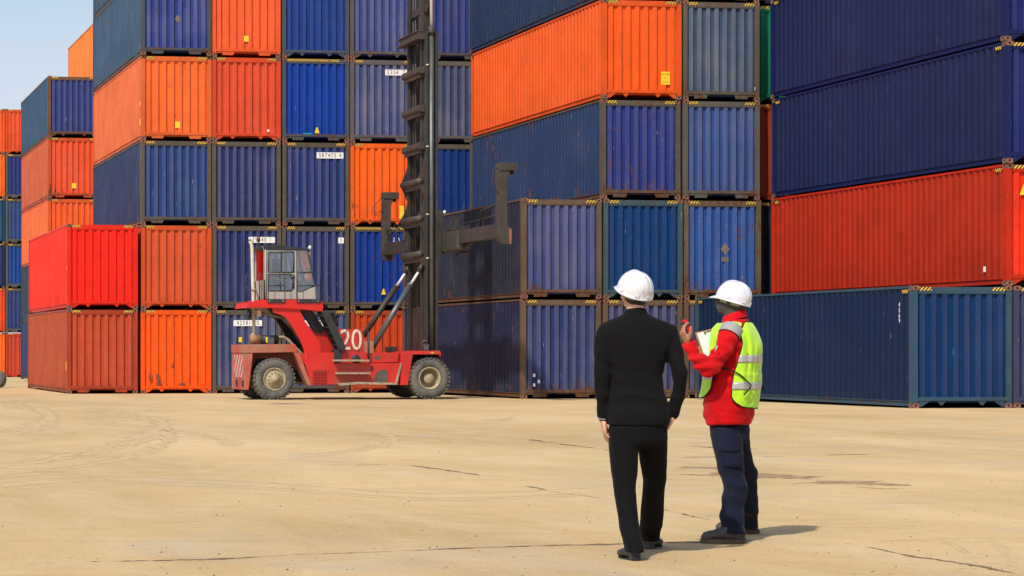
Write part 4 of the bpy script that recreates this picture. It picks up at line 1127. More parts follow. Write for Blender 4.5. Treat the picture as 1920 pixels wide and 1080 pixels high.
def helmet(root, c, f, up, name='safety_helmet', W=.113, L=.135, H=.128):
    f = (f - up * f.dot(up)).normalized(); s = f.cross(up).normalized()
    seg = 64; rings = 18; vs = []; fs = []
    def pt(t, a, off=0.):
        # t: 0 rim .. 1 crown
        el = t * PI / 2
        r = math.cos(el) ** .80; z = math.sin(el) ** .93 * H
        ca, sa = math.cos(a), math.sin(a)
        L2 = L * (1.0 if ca > 0 else 1.03)
        v = s * (W + off) * r * sa + f * (L2 + off) * r * ca + up * (z + off * math.sin(el))
        # lengthwise crown ridge
        x_ = W * r * sa
        v += up * (.0055 * max(0, 1 - (abs(x_) / .017) ** 4) * min(1, t * 2.2) if abs(x_) < .017 else 0)
        return c + v
    for i in range(rings + 1):
        for k in range(seg): vs.append(pt(i / rings, 2 * PI * k / seg))
    for i in range(rings):
        for k in range(seg): fs.append((i * seg + k, i * seg + (k + 1) % seg, (i + 1) * seg + (k + 1) % seg, (i + 1) * seg + k))
    # rim flange and peak
    base = len(vs)
    for j, (o_, dz) in enumerate(((.002, -.004), (.006, -.010), (.0065, -.016))):
        for k in range(seg):
            a = 2 * PI * k / seg; fr = max(0, math.cos(a)) ** 4
            ext = o_ + fr * .032 * (j / 2 if j else 0)
            vs.append(c + s * (W + ext * .8) * math.sin(a) + f * ((L if math.cos(a) > 0 else L * 1.03) + ext * (1.25 if fr else 1)) * math.cos(a) + up * (dz - fr * .008 * j))
    rows = [list(range(0, seg))] + [list(range(base + j * seg, base + (j + 1) * seg)) for j in range(3)]
    for a_, b_ in zip(rows, rows[1:]):
        for k in range(seg): fs.append((a_[k], b_[k], b_[(k + 1) % seg], a_[(k + 1) % seg]))
    m = MB(); m.add(vs, fs, True); me = m.mesh('shell', weld=True)
    hr = empty(name, c); adopt(hr, root)
    def Q(o): o.parent = hr; o.matrix_parent_inverse = Matrix.Translation(-c); return o
    o = Q(link('shell', me, M_HELM)); md = o.modifiers.new('thick', 'SOLIDIFY'); md.thickness = .0035; md.offset = -1
    for aa in (2.35, 3.05, 3.75, 1.6, 4.7):
        p = pt(.04, aa, .003); q = pt(.04, aa + .05, .003); t = (q - p).normalized(); nn = (p - c); nn -= up * nn.dot(up); nn.normalize()
        m = MB(); m.add([p + t * x * .013 + up * z * .008 + nn * y * .004 for x, y, z in ((-1, -1, -1), (1, -1, -1), (1, 1, -1), (-1, 1, -1), (-1, -1, 1), (1, -1, 1), (1, .2, 1), (-1, .2, 1))], [(0, 3, 2, 1), (4, 5, 6, 7), (0, 1, 5, 4), (1, 2, 6, 5), (2, 3, 7, 6), (3, 0, 4, 7)])
        Q(m.build('rim_slot', M_HELM, None, .001))
    for off in (-.024, .024):
        path = []
        for i in range(3, 17):
            t = i / rings
            el = t * PI / 2; r = math.cos(el) ** .80
            sa = max(-1, min(1, (off + .35 * off * (1 - t)) / (W * max(r, .3)))); a = PI - math.asin(sa)
            path.append(pt(t, a, .0002))
        m = MB(); m.tube(path, .0034, 8); Q(m.build('crown_rib', M_HELM))
    # headband under the shell at the back
    vs = []; fs = []
    for k in range(40):
        a = 2 * PI * k / 40
        for z, rr in ((-.034, .80), (-.006, .84)): vs.append(c + s * W * rr * math.sin(a) + f * L * rr * .92 * math.cos(a) + up * z)
    for k in range(40): a_, b_ = 2 * k, 2 * ((k + 1) % 40); fs.append((a_, b_, b_ + 1, a_ + 1))
    m = MB(); m.add(vs, fs, True); o = Q(m.build('headband', M_BAND)); md = o.modifiers.new('t', 'SOLIDIFY'); md.thickness = .003
    # goggle strap clip at the peak side
    return hr

def shoe(root, heel, d, L, kind, name):
    """heel: ground point under the heel back; d: direction of the toe"""
    d = d.normalized(); s = d.cross(UP); g0 = heel
    m = MB()
    big = 1.12 if kind == 'boot' else 1.0; tall = 1.32 if kind == 'boot' else 1.08
    for t, w, h, z in ():
        pass
    prof = [(0.02, .030, .030, .055), (.06, .034, .042, .060), (.25, .037, .048, .060), (.42, .041, .040, .052), (.62, .048, .030, .043), (.8, .047, .026, .040), (.92, .038, .022, .037), (.985, .020, .014, .032)]
    loft(m, [(g0 + d * L * t + UP * (h * tall + (.020 if kind == 'boot' else .006)), s * w * big, UP * h * tall) for t, w, h, z in prof], 24, 2.3)
    a = g0 + d * L * .22
    limb(m, [(a + UP * .06, .040 * big), (a + UP * .10 - d * .004, .036 * big)], 3, 18)
    mt = M_BOOT if kind == 'boot' else M_SHOE
    def dz(p, n): return .0012 * noise.noise(p * 30) + .0018 * noise.noise(Vector((p.x * 12, p.y * 12, p.z * 60)))
    r = link(name, solid(m, name, .005, 2, dz), mt); adopt(r, root)
    m = MB(); out = []
    for k in range(28):
        a_ = 2 * PI * k / 28; ca, sa = math.cos(a_), math.sin(a_)
        x = .5 + .52 * ca; w = .047 * (1 if ca > -.2 else .86) * (1 - .12 * math.cos(a_ * 2))
        out.append(g0 + d * L * (x - .005) + s * w * big * math.copysign(abs(sa) ** .75, sa) + UP * .001)
    th = .030 if kind == 'boot' else .010
    m.prism(out, UP * th)
    if kind != 'boot':
        m.prism([p for p in [g0 + d * x + s * y for x, y in ((.0, -.022), (.0, .022), (.01, .031), (.07, .031), (.075, .02), (.075, -.02), (.07, -.031), (.01, -.031))]], UP * .028)
    o = m.build('sole', M_SOLE if kind == 'boot' else M_SHOE, None, .007 if kind == 'boot' else .003); o.parent = r
    if kind == 'boot':
        m = MB()
        for i in range(4):
            c = g0 + d * L * (.42 + .06 * i) + UP * (.094 - .011 * i) * tall
            m.tube([c - s * .03 + UP * -.01, c + UP * .004, c + s * .03 + UP * -.01], .0028, 6)
        o = m.build('laces', simple('brown_lace', (.06, .035, .02), .9) if 'brown_lace' not in bpy.data.materials else bpy.data.materials['brown_lace'], None); o.parent = r; o['kind'] = 'stuff'
    else:
        c = g0 + d * L * .45 + UP * .095
        m = MB(); m.tube([c - s * .036 - UP * .02, c + UP * .002, c + s * .036 - UP * .02], .004, 6); o = m.build('shoe_strap', M_SHOE, None); o.parent = r

# ---------------------------------------------------------------- man in the black suit
def make_man():
    d0 = 15.3
    def K(px, py, dy=0.): return PD(px, py, d0 + dy)
    g = K(1200, 655, 0); g.z = 0
    root = empty('person', g, -TH, 'man in a black suit and white safety helmet, seen from behind, arm hanging straight', 'person')
    bpy.context.view_layer.update()
    px = lambda w, dy=0.: w * (d0 + dy) / FPX
    def rows(tab):
        return [(K((l + r) / 2, y, dy), RT * px((r - l) / 2, dy), FW * dep) for y, l, r, dy, dep in tab]
    def loftrows(m, tab, n=4, seg=36, p=2.3):
        q = cr([tuple(map(float, t)) for t in tab], n)
        loft(m, rows(q), seg, p)
    # --- jacket
    m = MB()
    loftrows(m, [(581, 1174, 1210, .0, .070), (588, 1169, 1214, .0, .074), (595, 1155, 1229, .0, .085), (601, 1141, 1244, .0, .098), (607, 1128, 1258, .0, .105), (616, 1122, 1266, .0, .112), (632, 1122, 1268, .005, .120), (655, 1130, 1260, .01, .125),
                 (680, 1139, 1248, .01, .118), (705, 1143, 1242, .015, .112), (735, 1142, 1245, .015, .118), (765, 1138, 1254, .01, .132), (790, 1138, 1254, .01, .138), (797, 1139, 1253, .01, .138)])
    limb(m, [(K(1135, 620), .053), (K(1130, 642, .0), .057), (K(1129, 672, -.01), .056), (K(1129, 705, -.015), .052), (K(1129, 740, 0), .046), (K(1130, 765, .015), .041), (K(1131, 782, .025), .038)])
    limb(m, [(K(1257, 621), .053), (K(1262, 644, -.01), .057), (K(1268, 672, -.03), .056), (K(1274, 702, -.05), .050), (K(1274, 732, -.03), .046), (K(1267, 758, .0), .043), (K(1263, 776, .02), .038)])
    el1 = K(1130, 700); el2 = K(1272, 700)
    def dz(p, n):
        z = p.z
        w = math.exp(-((z - 1.02) / .14) ** 2)           # waist creases
        e = math.exp(-((p - el1).length / .13) ** 2) + math.exp(-((p - el2).length / .15) ** 2)
        sh = math.exp(-((z - 1.42) / .10) ** 2)
        a = fold(p + UP * (noise.noise(p * 2.5) * .10 + (p - g).dot(RT) * .25), 1.6, 1.6, 15, 3.1) * (.008 * w + .001) + fold(p + UP * (p - g).dot(RT) * .8, 6, 6, 17, 8.3, 1.2) * .010 * e
        a += fold(p + RT * (z * .4), 6, 6, 3.0, 1.7, 1.2) * (.0022 + .003 * sh)
        a += noise.noise(p * 16) * .0012
        # centre back seam
        x = (p - g).dot(RT) + (1200 - 1194) * d0 / FPX
        if n.dot(FW) < -.3 and z > .88: a -= .003 * math.exp(-(x / .006) ** 2)
        return a
    jk = link('suit_jacket', solid(m, 'suit_jacket', .0085, 2, dz), M_SUIT); adopt(jk, root)
    from mathutils.bvhtree import BVHTree
    bv = BVHTree.FromPolygons([v.co.copy() for v in jk.data.vertices], [tuple(q.vertices) for q in jk.data.polygons])
    def seam(pts, r=.0016, name='seam'):
        out = []
        for (x0, y0), (x1, y1) in zip(pts, pts[1:]):
            for i in range(10):
                a_ = K(x0 + (x1 - x0) * i / 10, y0 + (y1 - y0) * i / 10, -.6)
                hit = bv.ray_cast(a_, (K(x0 + (x1 - x0) * i / 10, y0 + (y1 - y0) * i / 10, .3) - a_).normalized())
                if hit[0] is not None: out.append(hit[0])
        if len(out) > 3:
            m = MB(); m.tube(out, r, 6); o = m.build(name, M_SEAM); o.parent = jk
    seam([(1193, 598), (1194, 660), (1194, 730), (1194, 795)])
    seam([(1137, 606), (1142, 628), (1147, 655), (1148, 682)], .002)
    seam([(1255, 608), (1249, 630), (1245, 655), (1244, 680)], .002)
    seam([(1163, 620), (1165, 680), (1163, 740), (1162, 794)], .0012); seam([(1225, 620), (1223, 680), (1226, 740), (1229, 794)], .0012)
    seam([(1126, 640), (1123, 690), (1125, 740), (1126, 778)], .0012)
    # collar
    m = MB(); vs = []; fs = []; seg = 36
    for j, (yy, w, dep, dy) in enumerate(((594, 25, .084, 0.0), (585, 21.5, .073, .002), (577.5, 19, .064, .004), (577.3, 18.2, .061, .004), (586, 18.5, .063, .002))):
        for k in range(seg):
            a = 2 * PI * k / seg; back = -math.sin(a)
            vs.append(K(1192, yy + (1 - back) * 3.5, dy) + RT * px(w) * math.cos(a) * 1.02 + FW * dep * math.sin(a))
    for j in range(4):
        for k in range(seg): fs.append((j * seg + k, j * seg + (k + 1) % seg, (j + 1) * seg + (k + 1) % seg, (j + 1) * seg + k))
    m.add(vs, fs, True); o = m.build('collar', M_SUIT); o.parent = jk
    m = MB()
    for (cx, cy, dy) in ((1124, 770, -.005), (1124, 775, .0)): m.ell(K(cx, cy, dy), .006, seg=10, rings=6)
    # --- trousers
    m = MB()
    loftrows(m, [(770, 1150, 1241, .01, .115), (790, 1145, 1248, .01, .125), (810, 1142, 1250, .01, .130), (828, 1142, 1250, .015, .125), (838, 1146, 1249, .02, .11)])
    def leg(tab):
        q = cr([tuple(map(float, t)) for t in tab], 5); loft(m, rows(q), 28, 2.2)
    leg([(800, 1142, 1200, .0, .112), (825, 1142, 1197, .0, .112), (850, 1143, 1196, -.01, .105), (880, 1146, 1195, -.03, .098), (905, 1149, 1192, -.05, .090), (925, 1152, 1192, -.07, .085), (950, 1156, 1194, -.10, .084), (980, 1161, 1197, -.14, .083), (1005, 1166, 1202, -.21, .084), (1022, 1170, 1205, -.26, .09), (1036, 1173, 1207, -.28, .094)])
    leg([(800, 1192, 1250, .02, .112), (825, 1195, 1250, .03, .112), (850, 1199, 1250, .06, .105), (880, 1203, 1249, .12, .098), (905, 1206, 1247, .19, .09), (930, 1205, 1245, .27, .085), (955, 1202, 1244, .36, .083), (980, 1200, 1243, .44, .083), (998, 1199, 1239, .53, .088), (1014, 1201, 1235, .59, .094)])
    k1 = K(1172, 925); k2 = K(1225, 925)
    def dz2(p, n):
        low = math.exp(-((p.z - .12) / .12) ** 2); kn = math.exp(-((p.z - .47) / .10) ** 2); hip = math.exp(-((p.z - .78) / .09) ** 2)
        return fold(p + RT * p.z * .5, 4, 4, 15, 2.2) * (.006 * low + .003 * kn + .003 * hip) + fold(p, 10, 10, 2.2, 5.5) * .003 + noise.noise(p * 18) * .001
    tr = link('suit_trousers', solid(m, 'suit_trousers', .0085, 2, dz2), M_SUITT); adopt(tr, root)
    # --- body
    m = MB()
    hc = K(1191, 546, .015)
    f0 = D3(-.42, .86, .25).normalized(); f = D3(-.22, .93, .2).normalized(); up = (UP - f * .16).normalized(); up = (up - f * up.dot(f)).normalized(); s = f.cross(up).normalized()
    head(m, hc, f, s, up)
    limb(m, [(K(1191, 592, .0), .062), (K(1191, 578, .0), .056), (K(1191, 562, .01), .054), (hc - up * .05 - f * .02, .055)], 4, 22)
    loftrows(m, [(592, 1170, 1214, 0, .05), (612, 1146, 1240, 0, .07), (630, 1140, 1250, 0, .09), (680, 1150, 1240, .01, .08), (740, 1154, 1236, .015, .08), (800, 1156, 1236, .01, .09), (835, 1160, 1232, .015, .07)])
    limb(m, [(K(1136, 640), .030), (K(1129, 705, -.015), .024), (K(1131, 776, .025), .022), (K(1131.5, 788, .025), .027)])
    limb(m, [(K(1256, 640), .030), (K(1271, 705, -.04), .024), (K(1263, 770, .02), .022), (K(1261.5, 781, .022), .027)])
    limb(m, [(K(1172, 820), .055), (K(1173, 920, -.07), .042), (K(1182, 975, -.13), .038), (K(1190, 1032, -.27), .028)])
    limb(m, [(K(1222, 820), .055), (K(1226, 920, .24), .042), (K(1222, 965, .40), .038), (K(1218, 1012, .58), .028)])
    hand(m, K(1131.5, 788, .025), D3(.12, .05, -1), D3(.05, 1, .05), D3(1, -.05, .1), ((8, 12, 10), (10, 16, 12), (14, 20, 14), (18, 24, 16)), .02, (.75, .45, .35))
    hand(m, K(1261.5, 780, .022), D3(-.42, .12, -.9), D3(.0, 1, .1), D3(-.9, 0, .42), (10, 16, 12), .0, (.8, .3, .2))
    body = link('body', solid(m, 'body', .0048, 1), M_SKIN); adopt(body, root)
    for k in (-1, 1):
        m = MB(); m.ell(hc + s * k * .032 + f * .079 - up * .033, .0125, seg=14, rings=10); o = m.build('eye', simple('eye_white', (.7, .68, .65), .2)); o.parent = body; o.matrix_parent_inverse = Matrix.Identity(4)
        m = MB(); m.ell(hc + s * k * .032 + f * .0905 - up * .033, .0045, seg=10, rings=8); o2 = m.build('iris', M_HAIR); o2.parent = o
    # short hair under the helmet
    m = MB(); rot = Matrix((s, f, up)).transposed()
    m.ell(hc - f * .010 + up * .004, (.078, .090, .092), rot); m.ell(hc - f * .026 - up * .038, (.073, .070, .054), rot); m.ell(hc - f * .038 - up * .066, (.060, .050, .034), rot)
    hh = link('hair', solid(m, 'hair', .006, 2, lambda p, n: noise.noise(p * 90) * .0018), M_HAIR); adopt(hh, root)
    helmet(root, K(1190, 546, .01), f0, (up - f * .20 + s * .06).normalized(), W=.111, L=.126, H=.133)
    # cuff and watch on the left wrist, shirt cuff
    cuf = K(1131.2, 783, .025)
    m = MB(); m.lathe([(.033, .012), (.036, .01), (.036, -.012), (.033, -.013)], cuf, (0.06, 0, 1), 24); adopt(m.build('shirt_cuff', simple('pale_blue_cuff', (.45, .50, .56), .8)), root)
    w = K(1131.4, 779, .025) 
    m = MB(); m.tube([w + D3(.01, -.036, -.004), w + D3(.028, -.028, -.006)], .006, 8); m.lathe([(.0362, .004), (.038, .0), (.0362, -.004)], w - UP * .004, (0, 0, 1), 24); adopt(m.build('wristwatch', simple('steel_band', (.5, .48, .44), .25, 1.)), root)
    shoe(root, PG(1194, 1052), D3(-.12, 1, 0), .295, 'dress', 'dress_shoe')
    shoe(root, PG(1213, 1030), D3(.55, 1, 0), .295, 'dress', 'dress_shoe')
make_man()

# ---------------------------------------------------------------- worker in red shirt and lime vest
def make_worker():
    d0 = 16.6
    def K(px, py, dy=0.): return PD(px, py, d0 + dy)
    g = K(1372, 655, 0); g.z = 0
    root = empty('person', g, -TH, 'worker in lime vest over red shirt, white helmet and dark hood, raising a radio', 'person')
    bpy.context.view_layer.update()
    px = lambda w, dy=0.: w * (d0 + dy) / FPX
    f = D3(-.88, .47); s = D3(.47, .88)         # facing, his right side (away)
    # --- shirt torso rings: (py, centre px, dy, a, b)
    tab = [(598, 1379, .0, .085, .078), (604, 1379, 0, .120, .090), (610, 1379, 0, .160, .105), (617, 1378, 0, .190, .122), (630, 1379, 0, .205, .142), (650, 1380, .0, .207, .157), (680, 1377, .0, .205, .160), (710, 1373, .0, .208, .166),
           (740, 1369, .0, .212, .176), (765, 1367, .0, .205, .170), (782, 1367, .0, .196, .158), (795, 1367, .0, .188, .148)]
    ring = cr([tuple(map(float, t)) for t in tab], 4)
    def R3(t):      # interpolate at photo row t
        for a, b in zip(ring, ring[1:]):
            if a[0] <= t <= b[0] + 1e-6:
                k = (t - a[0]) / max(1e-6, b[0] - a[0]); return [a[i] + (b[i] - a[i]) * k for i in range(5)]
        return list(ring[-1])
    def surf(py, ang, off=0.):      # ang measured from the back towards his left (near) side
        _, cx, dy, a, b = R3(py)
        c = K(cx, py, dy); ca, sa = math.cos(ang), math.sin(ang); e = 2 / 2.3
        v = -f * (b + off) * math.copysign(abs(ca) ** e, ca) - s * (a + off) * math.copysign(abs(sa) ** e, sa)
        return c + v
    m = MB()
    loft(m, [(K(cx, py, dy), s * a, f * b) for py, cx, dy, a, b in ring], 40, 2.3)
    # sleeves
    Sh = K(1371, 621, -.155); El = K(1329, 693, -.26); Wr = K(1291, 649, -.20)
    limb(m, [(Sh, .068), (K(1362, 640, -.19), .068), (K(1347, 668, -.23), .063), (K(1334, 689, -.255), .057), (K(1321, 689, -.26), .054), (K(1306, 672, -.235), .049), (K(1296, 657, -.21), .046), (K(1291.5, 648, -.20), .041)], 5)
    limb(m, [(K(1388, 622, .17), .066), (K(1374, 655, .23), .066), (K(1356, 688, .24), .060), (K(1344, 684, .14), .052), (K(1334, 674, .03), .042)], 5)
    def dz(p, n):
        e = math.exp(-((p - El).length / .16) ** 2)
        fo = math.exp(-((p - K(1306, 670, -.23)).length / .12) ** 2)
        a = fold(p + RT * p.z * .8, 9, 9, 26, 4.4, 1.1) * (.004 + .013 * e + .013 * fo)
        a += fold(p + RT * p.z, 11, 11, 3.5, 2.4, 1.2) * .012
        return a + noise.noise(p * 22) * .0012
    sh = link('work_shirt', solid(m, 'work_shirt', .0085, 2, dz), M_REDC); adopt(sh, root)
    # collar
    m = MB(); vs = []; fs = []; seg = 40
    for j, (dzz, w, dep) in enumerate(((-.012, .092, .090), (.012, .086, .084), (.040, .078, .078), (.042, .073, .073), (.01, .074, .074))):
        for k in range(seg):
            a = 2 * PI * k / seg
            v = f * dep * math.cos(a) + s * w * math.sin(a)
            vs.append(K(1377, 598, 0) + v + UP * (dzz - .028 * math.cos(a)))
    for j in range(4):
        for k in range(seg): fs.append((j * seg + k, j * seg + (k + 1) % seg, (j + 1) * seg + (k + 1) % seg, (j + 1) * seg + k))
    m.add(vs, fs, True); o = m.build('collar', M_REDC); o.parent = sh
    # grey shoulder yoke on the near shoulder: sleeve shell segment
    def shell_patch(rows_, name, mat, th=.004, par=None, smooth=True):
        n = len(rows_[0]); vs = [p for r_ in rows_ for p in r_]
        fs = [(i * n + k, i * n + k + 1, (i + 1) * n + k + 1, (i + 1) * n + k) for i in range(len(rows_) - 1) for k in range(n - 1)]
        mm = MB(); mm.add(vs, fs, smooth); o = mm.build(name, mat); md = o.modifiers.new('t', 'SOLIDIFY'); md.thickness = th; md.offset = 0
        if par is None: adopt(o, root)
        else: o.parent = par
        return o
    ax = (K(1362, 640, -.19) - Sh).normalized()
    e1 = ax.cross(UP).normalized(); e2 = ax.cross(e1).normalized()
    rws = []
    for j in range(9):
        t = j / 8; c = Sh - ax * .045 + ax * .088 * t
        rr = .078 * math.sqrt(max(.12, 1 - max(0, (.35 - t) / .42) ** 2)) + .001
        rws.append([c + (e1 * math.cos(a) + e2 * math.sin(a)) * rr for a in [2 * PI * k / 28 for k in range(29)]])
    shell_patch(rws, 'shoulder_yoke', M_GRYC, .003, sh)
    m = MB(); m.tube([K(1341, 658, -.315), K(1345, 648, -.315)], .005, 8); o = m.build('sleeve_pen', simple('green_pen', (.2, .5, .35), .4)); o.parent = sh
    # --- vest: back panel and front panel with rounded lower corners
    def edges_back(py):
        nr = 61 if py < 640 else 61 + (py - 640) / 60 * 14 if py < 700 else 75
        if py < 622: nr = 61 - (622 - py) * 1.3
        fr = -78.
        if py > 738:
            k = min(1, (py - 738) / 27.); c = 1 - math.sqrt(max(0, 1 - k * k)); nr -= 56 * c; fr += 46 * c
        return R(nr), R(fr)
    def vz(py, a, amp=1.):
        p = surf(py, a); return .015 + amp * (.012 * noise.noise(Vector((a * 3.2, py * .012, 3))) + .010 * noise.noise(Vector((a * 7, py * .03, 7)))) + (.006 if py > 700 else 0)
    def rows_back(y0, y1, n, off=0.):
        out = []
        for j in range(n + 1):
            py = y0 + (y1 - y0) * j / n; a0, a1 = edges_back(py)
            out.append([surf(py, a0 + (a1 - a0) * k / 36, vz(py, a0 + (a1 - a0) * k / 36) + off) for k in range(37)])
        return out
    vest = shell_patch(rows_back(604, 765, 60), 'safety_vest', M_LIME, .003)
    rb = rows_back(604, 765, 60)
    for side_ in (0, -1):
        m = MB(); m.tube([r_[side_] for r_ in rb], .0045, 8); o = m.build('binding', M_BIND); o.parent = vest
    m = MB(); m.tube(rb[-1], .0045, 8); o = m.build('binding', M_BIND); o.parent = vest
    m = MB(); m.tube(rb[0], .005, 8); o = m.build('binding', M_BIND); o.parent = vest
    o = shell_patch(rows_back(666, 680, 4, .0035), 'reflective_band', M_REFL, .002, vest)
    o = shell_patch(rows_back(716, 730, 4, .0035), 'reflective_band', M_REFL, .002, vest)
    mid_ = []
    for j in range(40):
        py = 640 + (763 - 640) * j / 39; mid_.append(surf(py, R(22), vz(py, R(22)) + .0025))
    m = MB(); m.tube(mid_, .0016, 6); o = m.build('vest_seam', M_LIME); o.parent = vest
    def rows_front(y0, y1, n, off=0.):
        out = []
        for j in range(n + 1):
            py = y0 + (y1 - y0) * j / n
            a0 = 180 - 70 - (8 if py < 640 else 0) + (0 if py < 700 else 2); a1 = 180 + 70
            if py > 722: k = min(1, (py - 722) / 24.); c = 1 - math.sqrt(max(0, 1 - k * k)); a0 += 34 * c
            a0 = R(a0); a1 = R(a1)
            out.append([surf(py, a0 + (a1 - a0) * k / 30, vz(py, a0 + (a1 - a0) * k / 30) + .004 + off) for k in range(31)])
        return out
    fp = shell_patch(rows_front(606, 746, 50), 'vest_front', M_LIME, .003, vest)
    rf = rows_front(606, 746, 50)
    m = MB(); m.tube([r_[0] for r_ in rf], .0045, 8); o = m.build('binding', M_BIND); o.parent = vest
    m = MB(); m.tube(rf[-1], .0045, 8); o = m.build('binding', M_BIND); o.parent = vest
    shell_patch(rows_front(698, 712, 4, .0035), 'reflective_band', M_REFL, .002, vest)
    # strap over the near shoulder joining both panels, waist strap with loose end
    for w_ in (0,):
        rws = []
        for j in range(13):
            t = j / 12; a = R(52 + 62 * t); rws.append([surf(603 + abs(t - .5) * 5, a, .008 + .0), surf(607 + abs(t - .5) * 4, a, .010), surf(611 + abs(t - .5) * 2, a, .012)])
        shell_patch(rws, 'vest_shoulder', M_LIME, .003, vest)
    def strap(pts, w=.011):
        m = MB(); n = len(pts); vs = []
        for i, p in enumerate(pts):
            t = (pts[min(i + 1, n - 1)] - pts[max(i - 1, 0)]).normalized(); sd = t.cross(FW).normalized() * w
            vs += [p - sd, p + sd]
        m.add(vs, [(2 * i, 2 * i + 2, 2 * i + 3, 2 * i + 1) for i in range(n - 1)], True)
        o = m.build('waist_strap', M_BIND); o.parent = vest; md = o.modifiers.new('t', 'SOLIDIFY'); md.thickness = .003
    def onS(py, deg, off): return surf(py, R(deg), off + (.012 if deg < 85 else 0))
    strap([onS(688, 106, .012), onS(690, 92, .02), onS(695, 78, .024), onS(700, 66, .026), onS(707, 56, .028), onS(715, 46, .030), onS(721, 38, .031), onS(727, 40, .031), onS(734, 47, .030), onS(739, 52, .030)], .005)
    strap([K(1412, 702, -.02), K(1418, 710, -.02), K(1425, 720, -.02), K(1431, 731, -.02)], .010)
    # --- trousers
    m = MB()
    def rows(tab):
        return [(K((l + r) / 2, y, dy), RT * px((r - l) / 2, dy), FW * dep) for y, l, r, dy, dep in tab]
    def legr(tab, n=5): loft(m, rows(cr([tuple(map(float, t)) for t in tab], n)), 30, 2.2)
    legr([(772, 1336, 1400, .02, .15), (790, 1332, 1402, .02, .155), (812, 1334, 1402, .02, .15), (828, 1338, 1402, .02, .13)])
    legr([(800, 1333, 1388, -.06, .10), (830, 1337, 1389, -.08, .105), (855, 1343, 1392, -.10, .102), (880, 1348, 1394, -.12, .096), (905, 1355, 1397, -.14, .09), (925, 1356, 1398, -.15, .087), (950, 1354, 1397, -.17, .086), (975, 1353, 1396, -.23, .088), (990, 1352, 1397, -.26, .09), (1000, 1354, 1398, -.27, .09)])
    legr([(800, 1352, 1403, .12, .10), (830, 1358, 1404, .17, .105), (860, 1366, 1410, .24, .10), (885, 1374, 1417, .30, .095), (905, 1380, 1420, .34, .09), (930, 1382, 1419, .39, .086), (955, 1382, 1417, .43, .085), (975, 1382, 1419, .51, .087), (990, 1384, 1421, .55, .09)])
    def dz2(p, n):
        low = math.exp(-((p.z - .16) / .10) ** 2); kn = math.exp(-((p.z - .42) / .10) ** 2)
        return fold(p + RT * p.z * .7, 5, 5, 13, 6.2, 1.1) * (.003 + .012 * low + .009 * kn) + fold(p, 9, 9, 2.5, 5.5, 1.2) * .006 + noise.noise(p * 20) * .001
    tr = link('work_trousers', solid(m, 'work_trousers', .0085, 2, dz2), M_NAVY); adopt(tr, root)
    # thigh pocket with its flap
    legt = cr([tuple(map(float, t)) for t in [(800, 1333, 1388, -.06, .10), (830, 1337, 1389, -.08, .105), (855, 1343, 1392, -.10, .102), (880, 1348, 1394, -.12, .096), (905, 1355, 1397, -.14, .09)]], 5)
    def legp(py, a, off):
        for A_, B_ in zip(legt, legt[1:]):
            if A_[0] <= py <= B_[0] + 1e-6:
                k = (py - A_[0]) / (B_[0] - A_[0]); q = [A_[i] + (B_[i] - A_[i]) * k for i in range(5)]; break
        c = K((q[1] + q[2]) / 2, py, q[3]); return c + RT * (px((q[2] - q[1]) / 2) + off) * math.sin(a) - FW * (q[4] + off) * math.cos(a)
    for (y0, y1, off, nm) in ((814, 876, .006, 'thigh_pocket'), (814, 844, .011, 'pocket_flap')):
        rws = [[legp(y0 + (y1 - y0) * j / 8 + (2.5 * math.sin(k / 12 * PI) if nm == 'pocket_flap' and j > 5 else 0), R(-46 + 78 * k / 12), off) for k in range(13)] for j in range(9)]
        shell_patch(rws, nm, M_NAVY, .006, tr)
    # --- body
    m = MB()
    hc = K(1376, 557, .0)
    hf = D3(-.80, .58, .12).normalized(); up = (UP - hf * .12).normalized(); up = (up - hf * up.dot(hf)).normalized(); hs = hf.cross(up).normalized()
    head(m, hc, hf, hs, up)
    limb(m, [(K(1379, 610, 0), .06), (K(1377, 592, 0), .055), (hc - up * .05 - hf * .02, .054)], 4, 20)
    loft(m, [(K(cx, py, dy), s * a * .7, f * b * .65) for py, cx, dy, a, b in ring[14:-6]], 30, 2.2)
    limb(m, [(Sh, .03), (K(1347, 668, -.23), .026), (K(1334, 688, -.25), .022), (K(1321, 688, -.25), .02), (K(1306, 672, -.23), .018), (K(1296, 657, -.208), .020), (Wr, .024)], 5)
    limb(m, [(K(1388, 622, .17), .035), (K(1356, 688, .24), .028), (K(1332, 672, .02), .026)], 5)
    limb(m, [(K(1362, 810, -.06), .06), (K(1376, 905, -.14), .042), (K(1376, 1000, -.27), .03)], 5)
    limb(m, [(K(1378, 810, .12), .06), (K(1400, 905, .34), .042), (K(1402, 984, .54), .03)], 5)
    # left hand round the radio: thumb towards the camera
    hand(m, Wr + D3(-.004, 0, .02), D3(-.42, .05, .90), D3(-.1, -1, .0), D3(.85, .15, .35), ((30, 28, 20), (34, 40, 30), (40, 45, 34), (44, 48, 36)), .03, (.75, .45, .55), (.045, .036), 1.04)
    # right hand gripping the lower corner of the clipboard
    hand(m, K(1333, 674, .02), D3(-.66, -.20, .62), D3(.45, -.5, .65), D3(.3, .9, .3), ((22, 58, 50), (26, 60, 50), (30, 60, 50), (34, 60, 48)), .01, (.5, .7, -.5))
    body = link('body', solid(m, 'body', .0048, 1), M_SKIN2); adopt(body, root)
    for k in (-1, 1):
        m = MB(); m.ell(hc + hs * k * .032 + hf * .079 - up * .033, .0125, seg=14, rings=10); o = m.build('eye', bpy.data.materials['eye_white']); o.parent = body
        m = MB(); m.ell(hc + hs * k * .032 + hf * .0905 - up * .033, .0045, seg=10, rings=8); o2 = m.build('iris', M_HAIR); o2.parent = o
    # hood over head and neck
    m = MB(); rot = Matrix((hs, hf, up)).transposed()
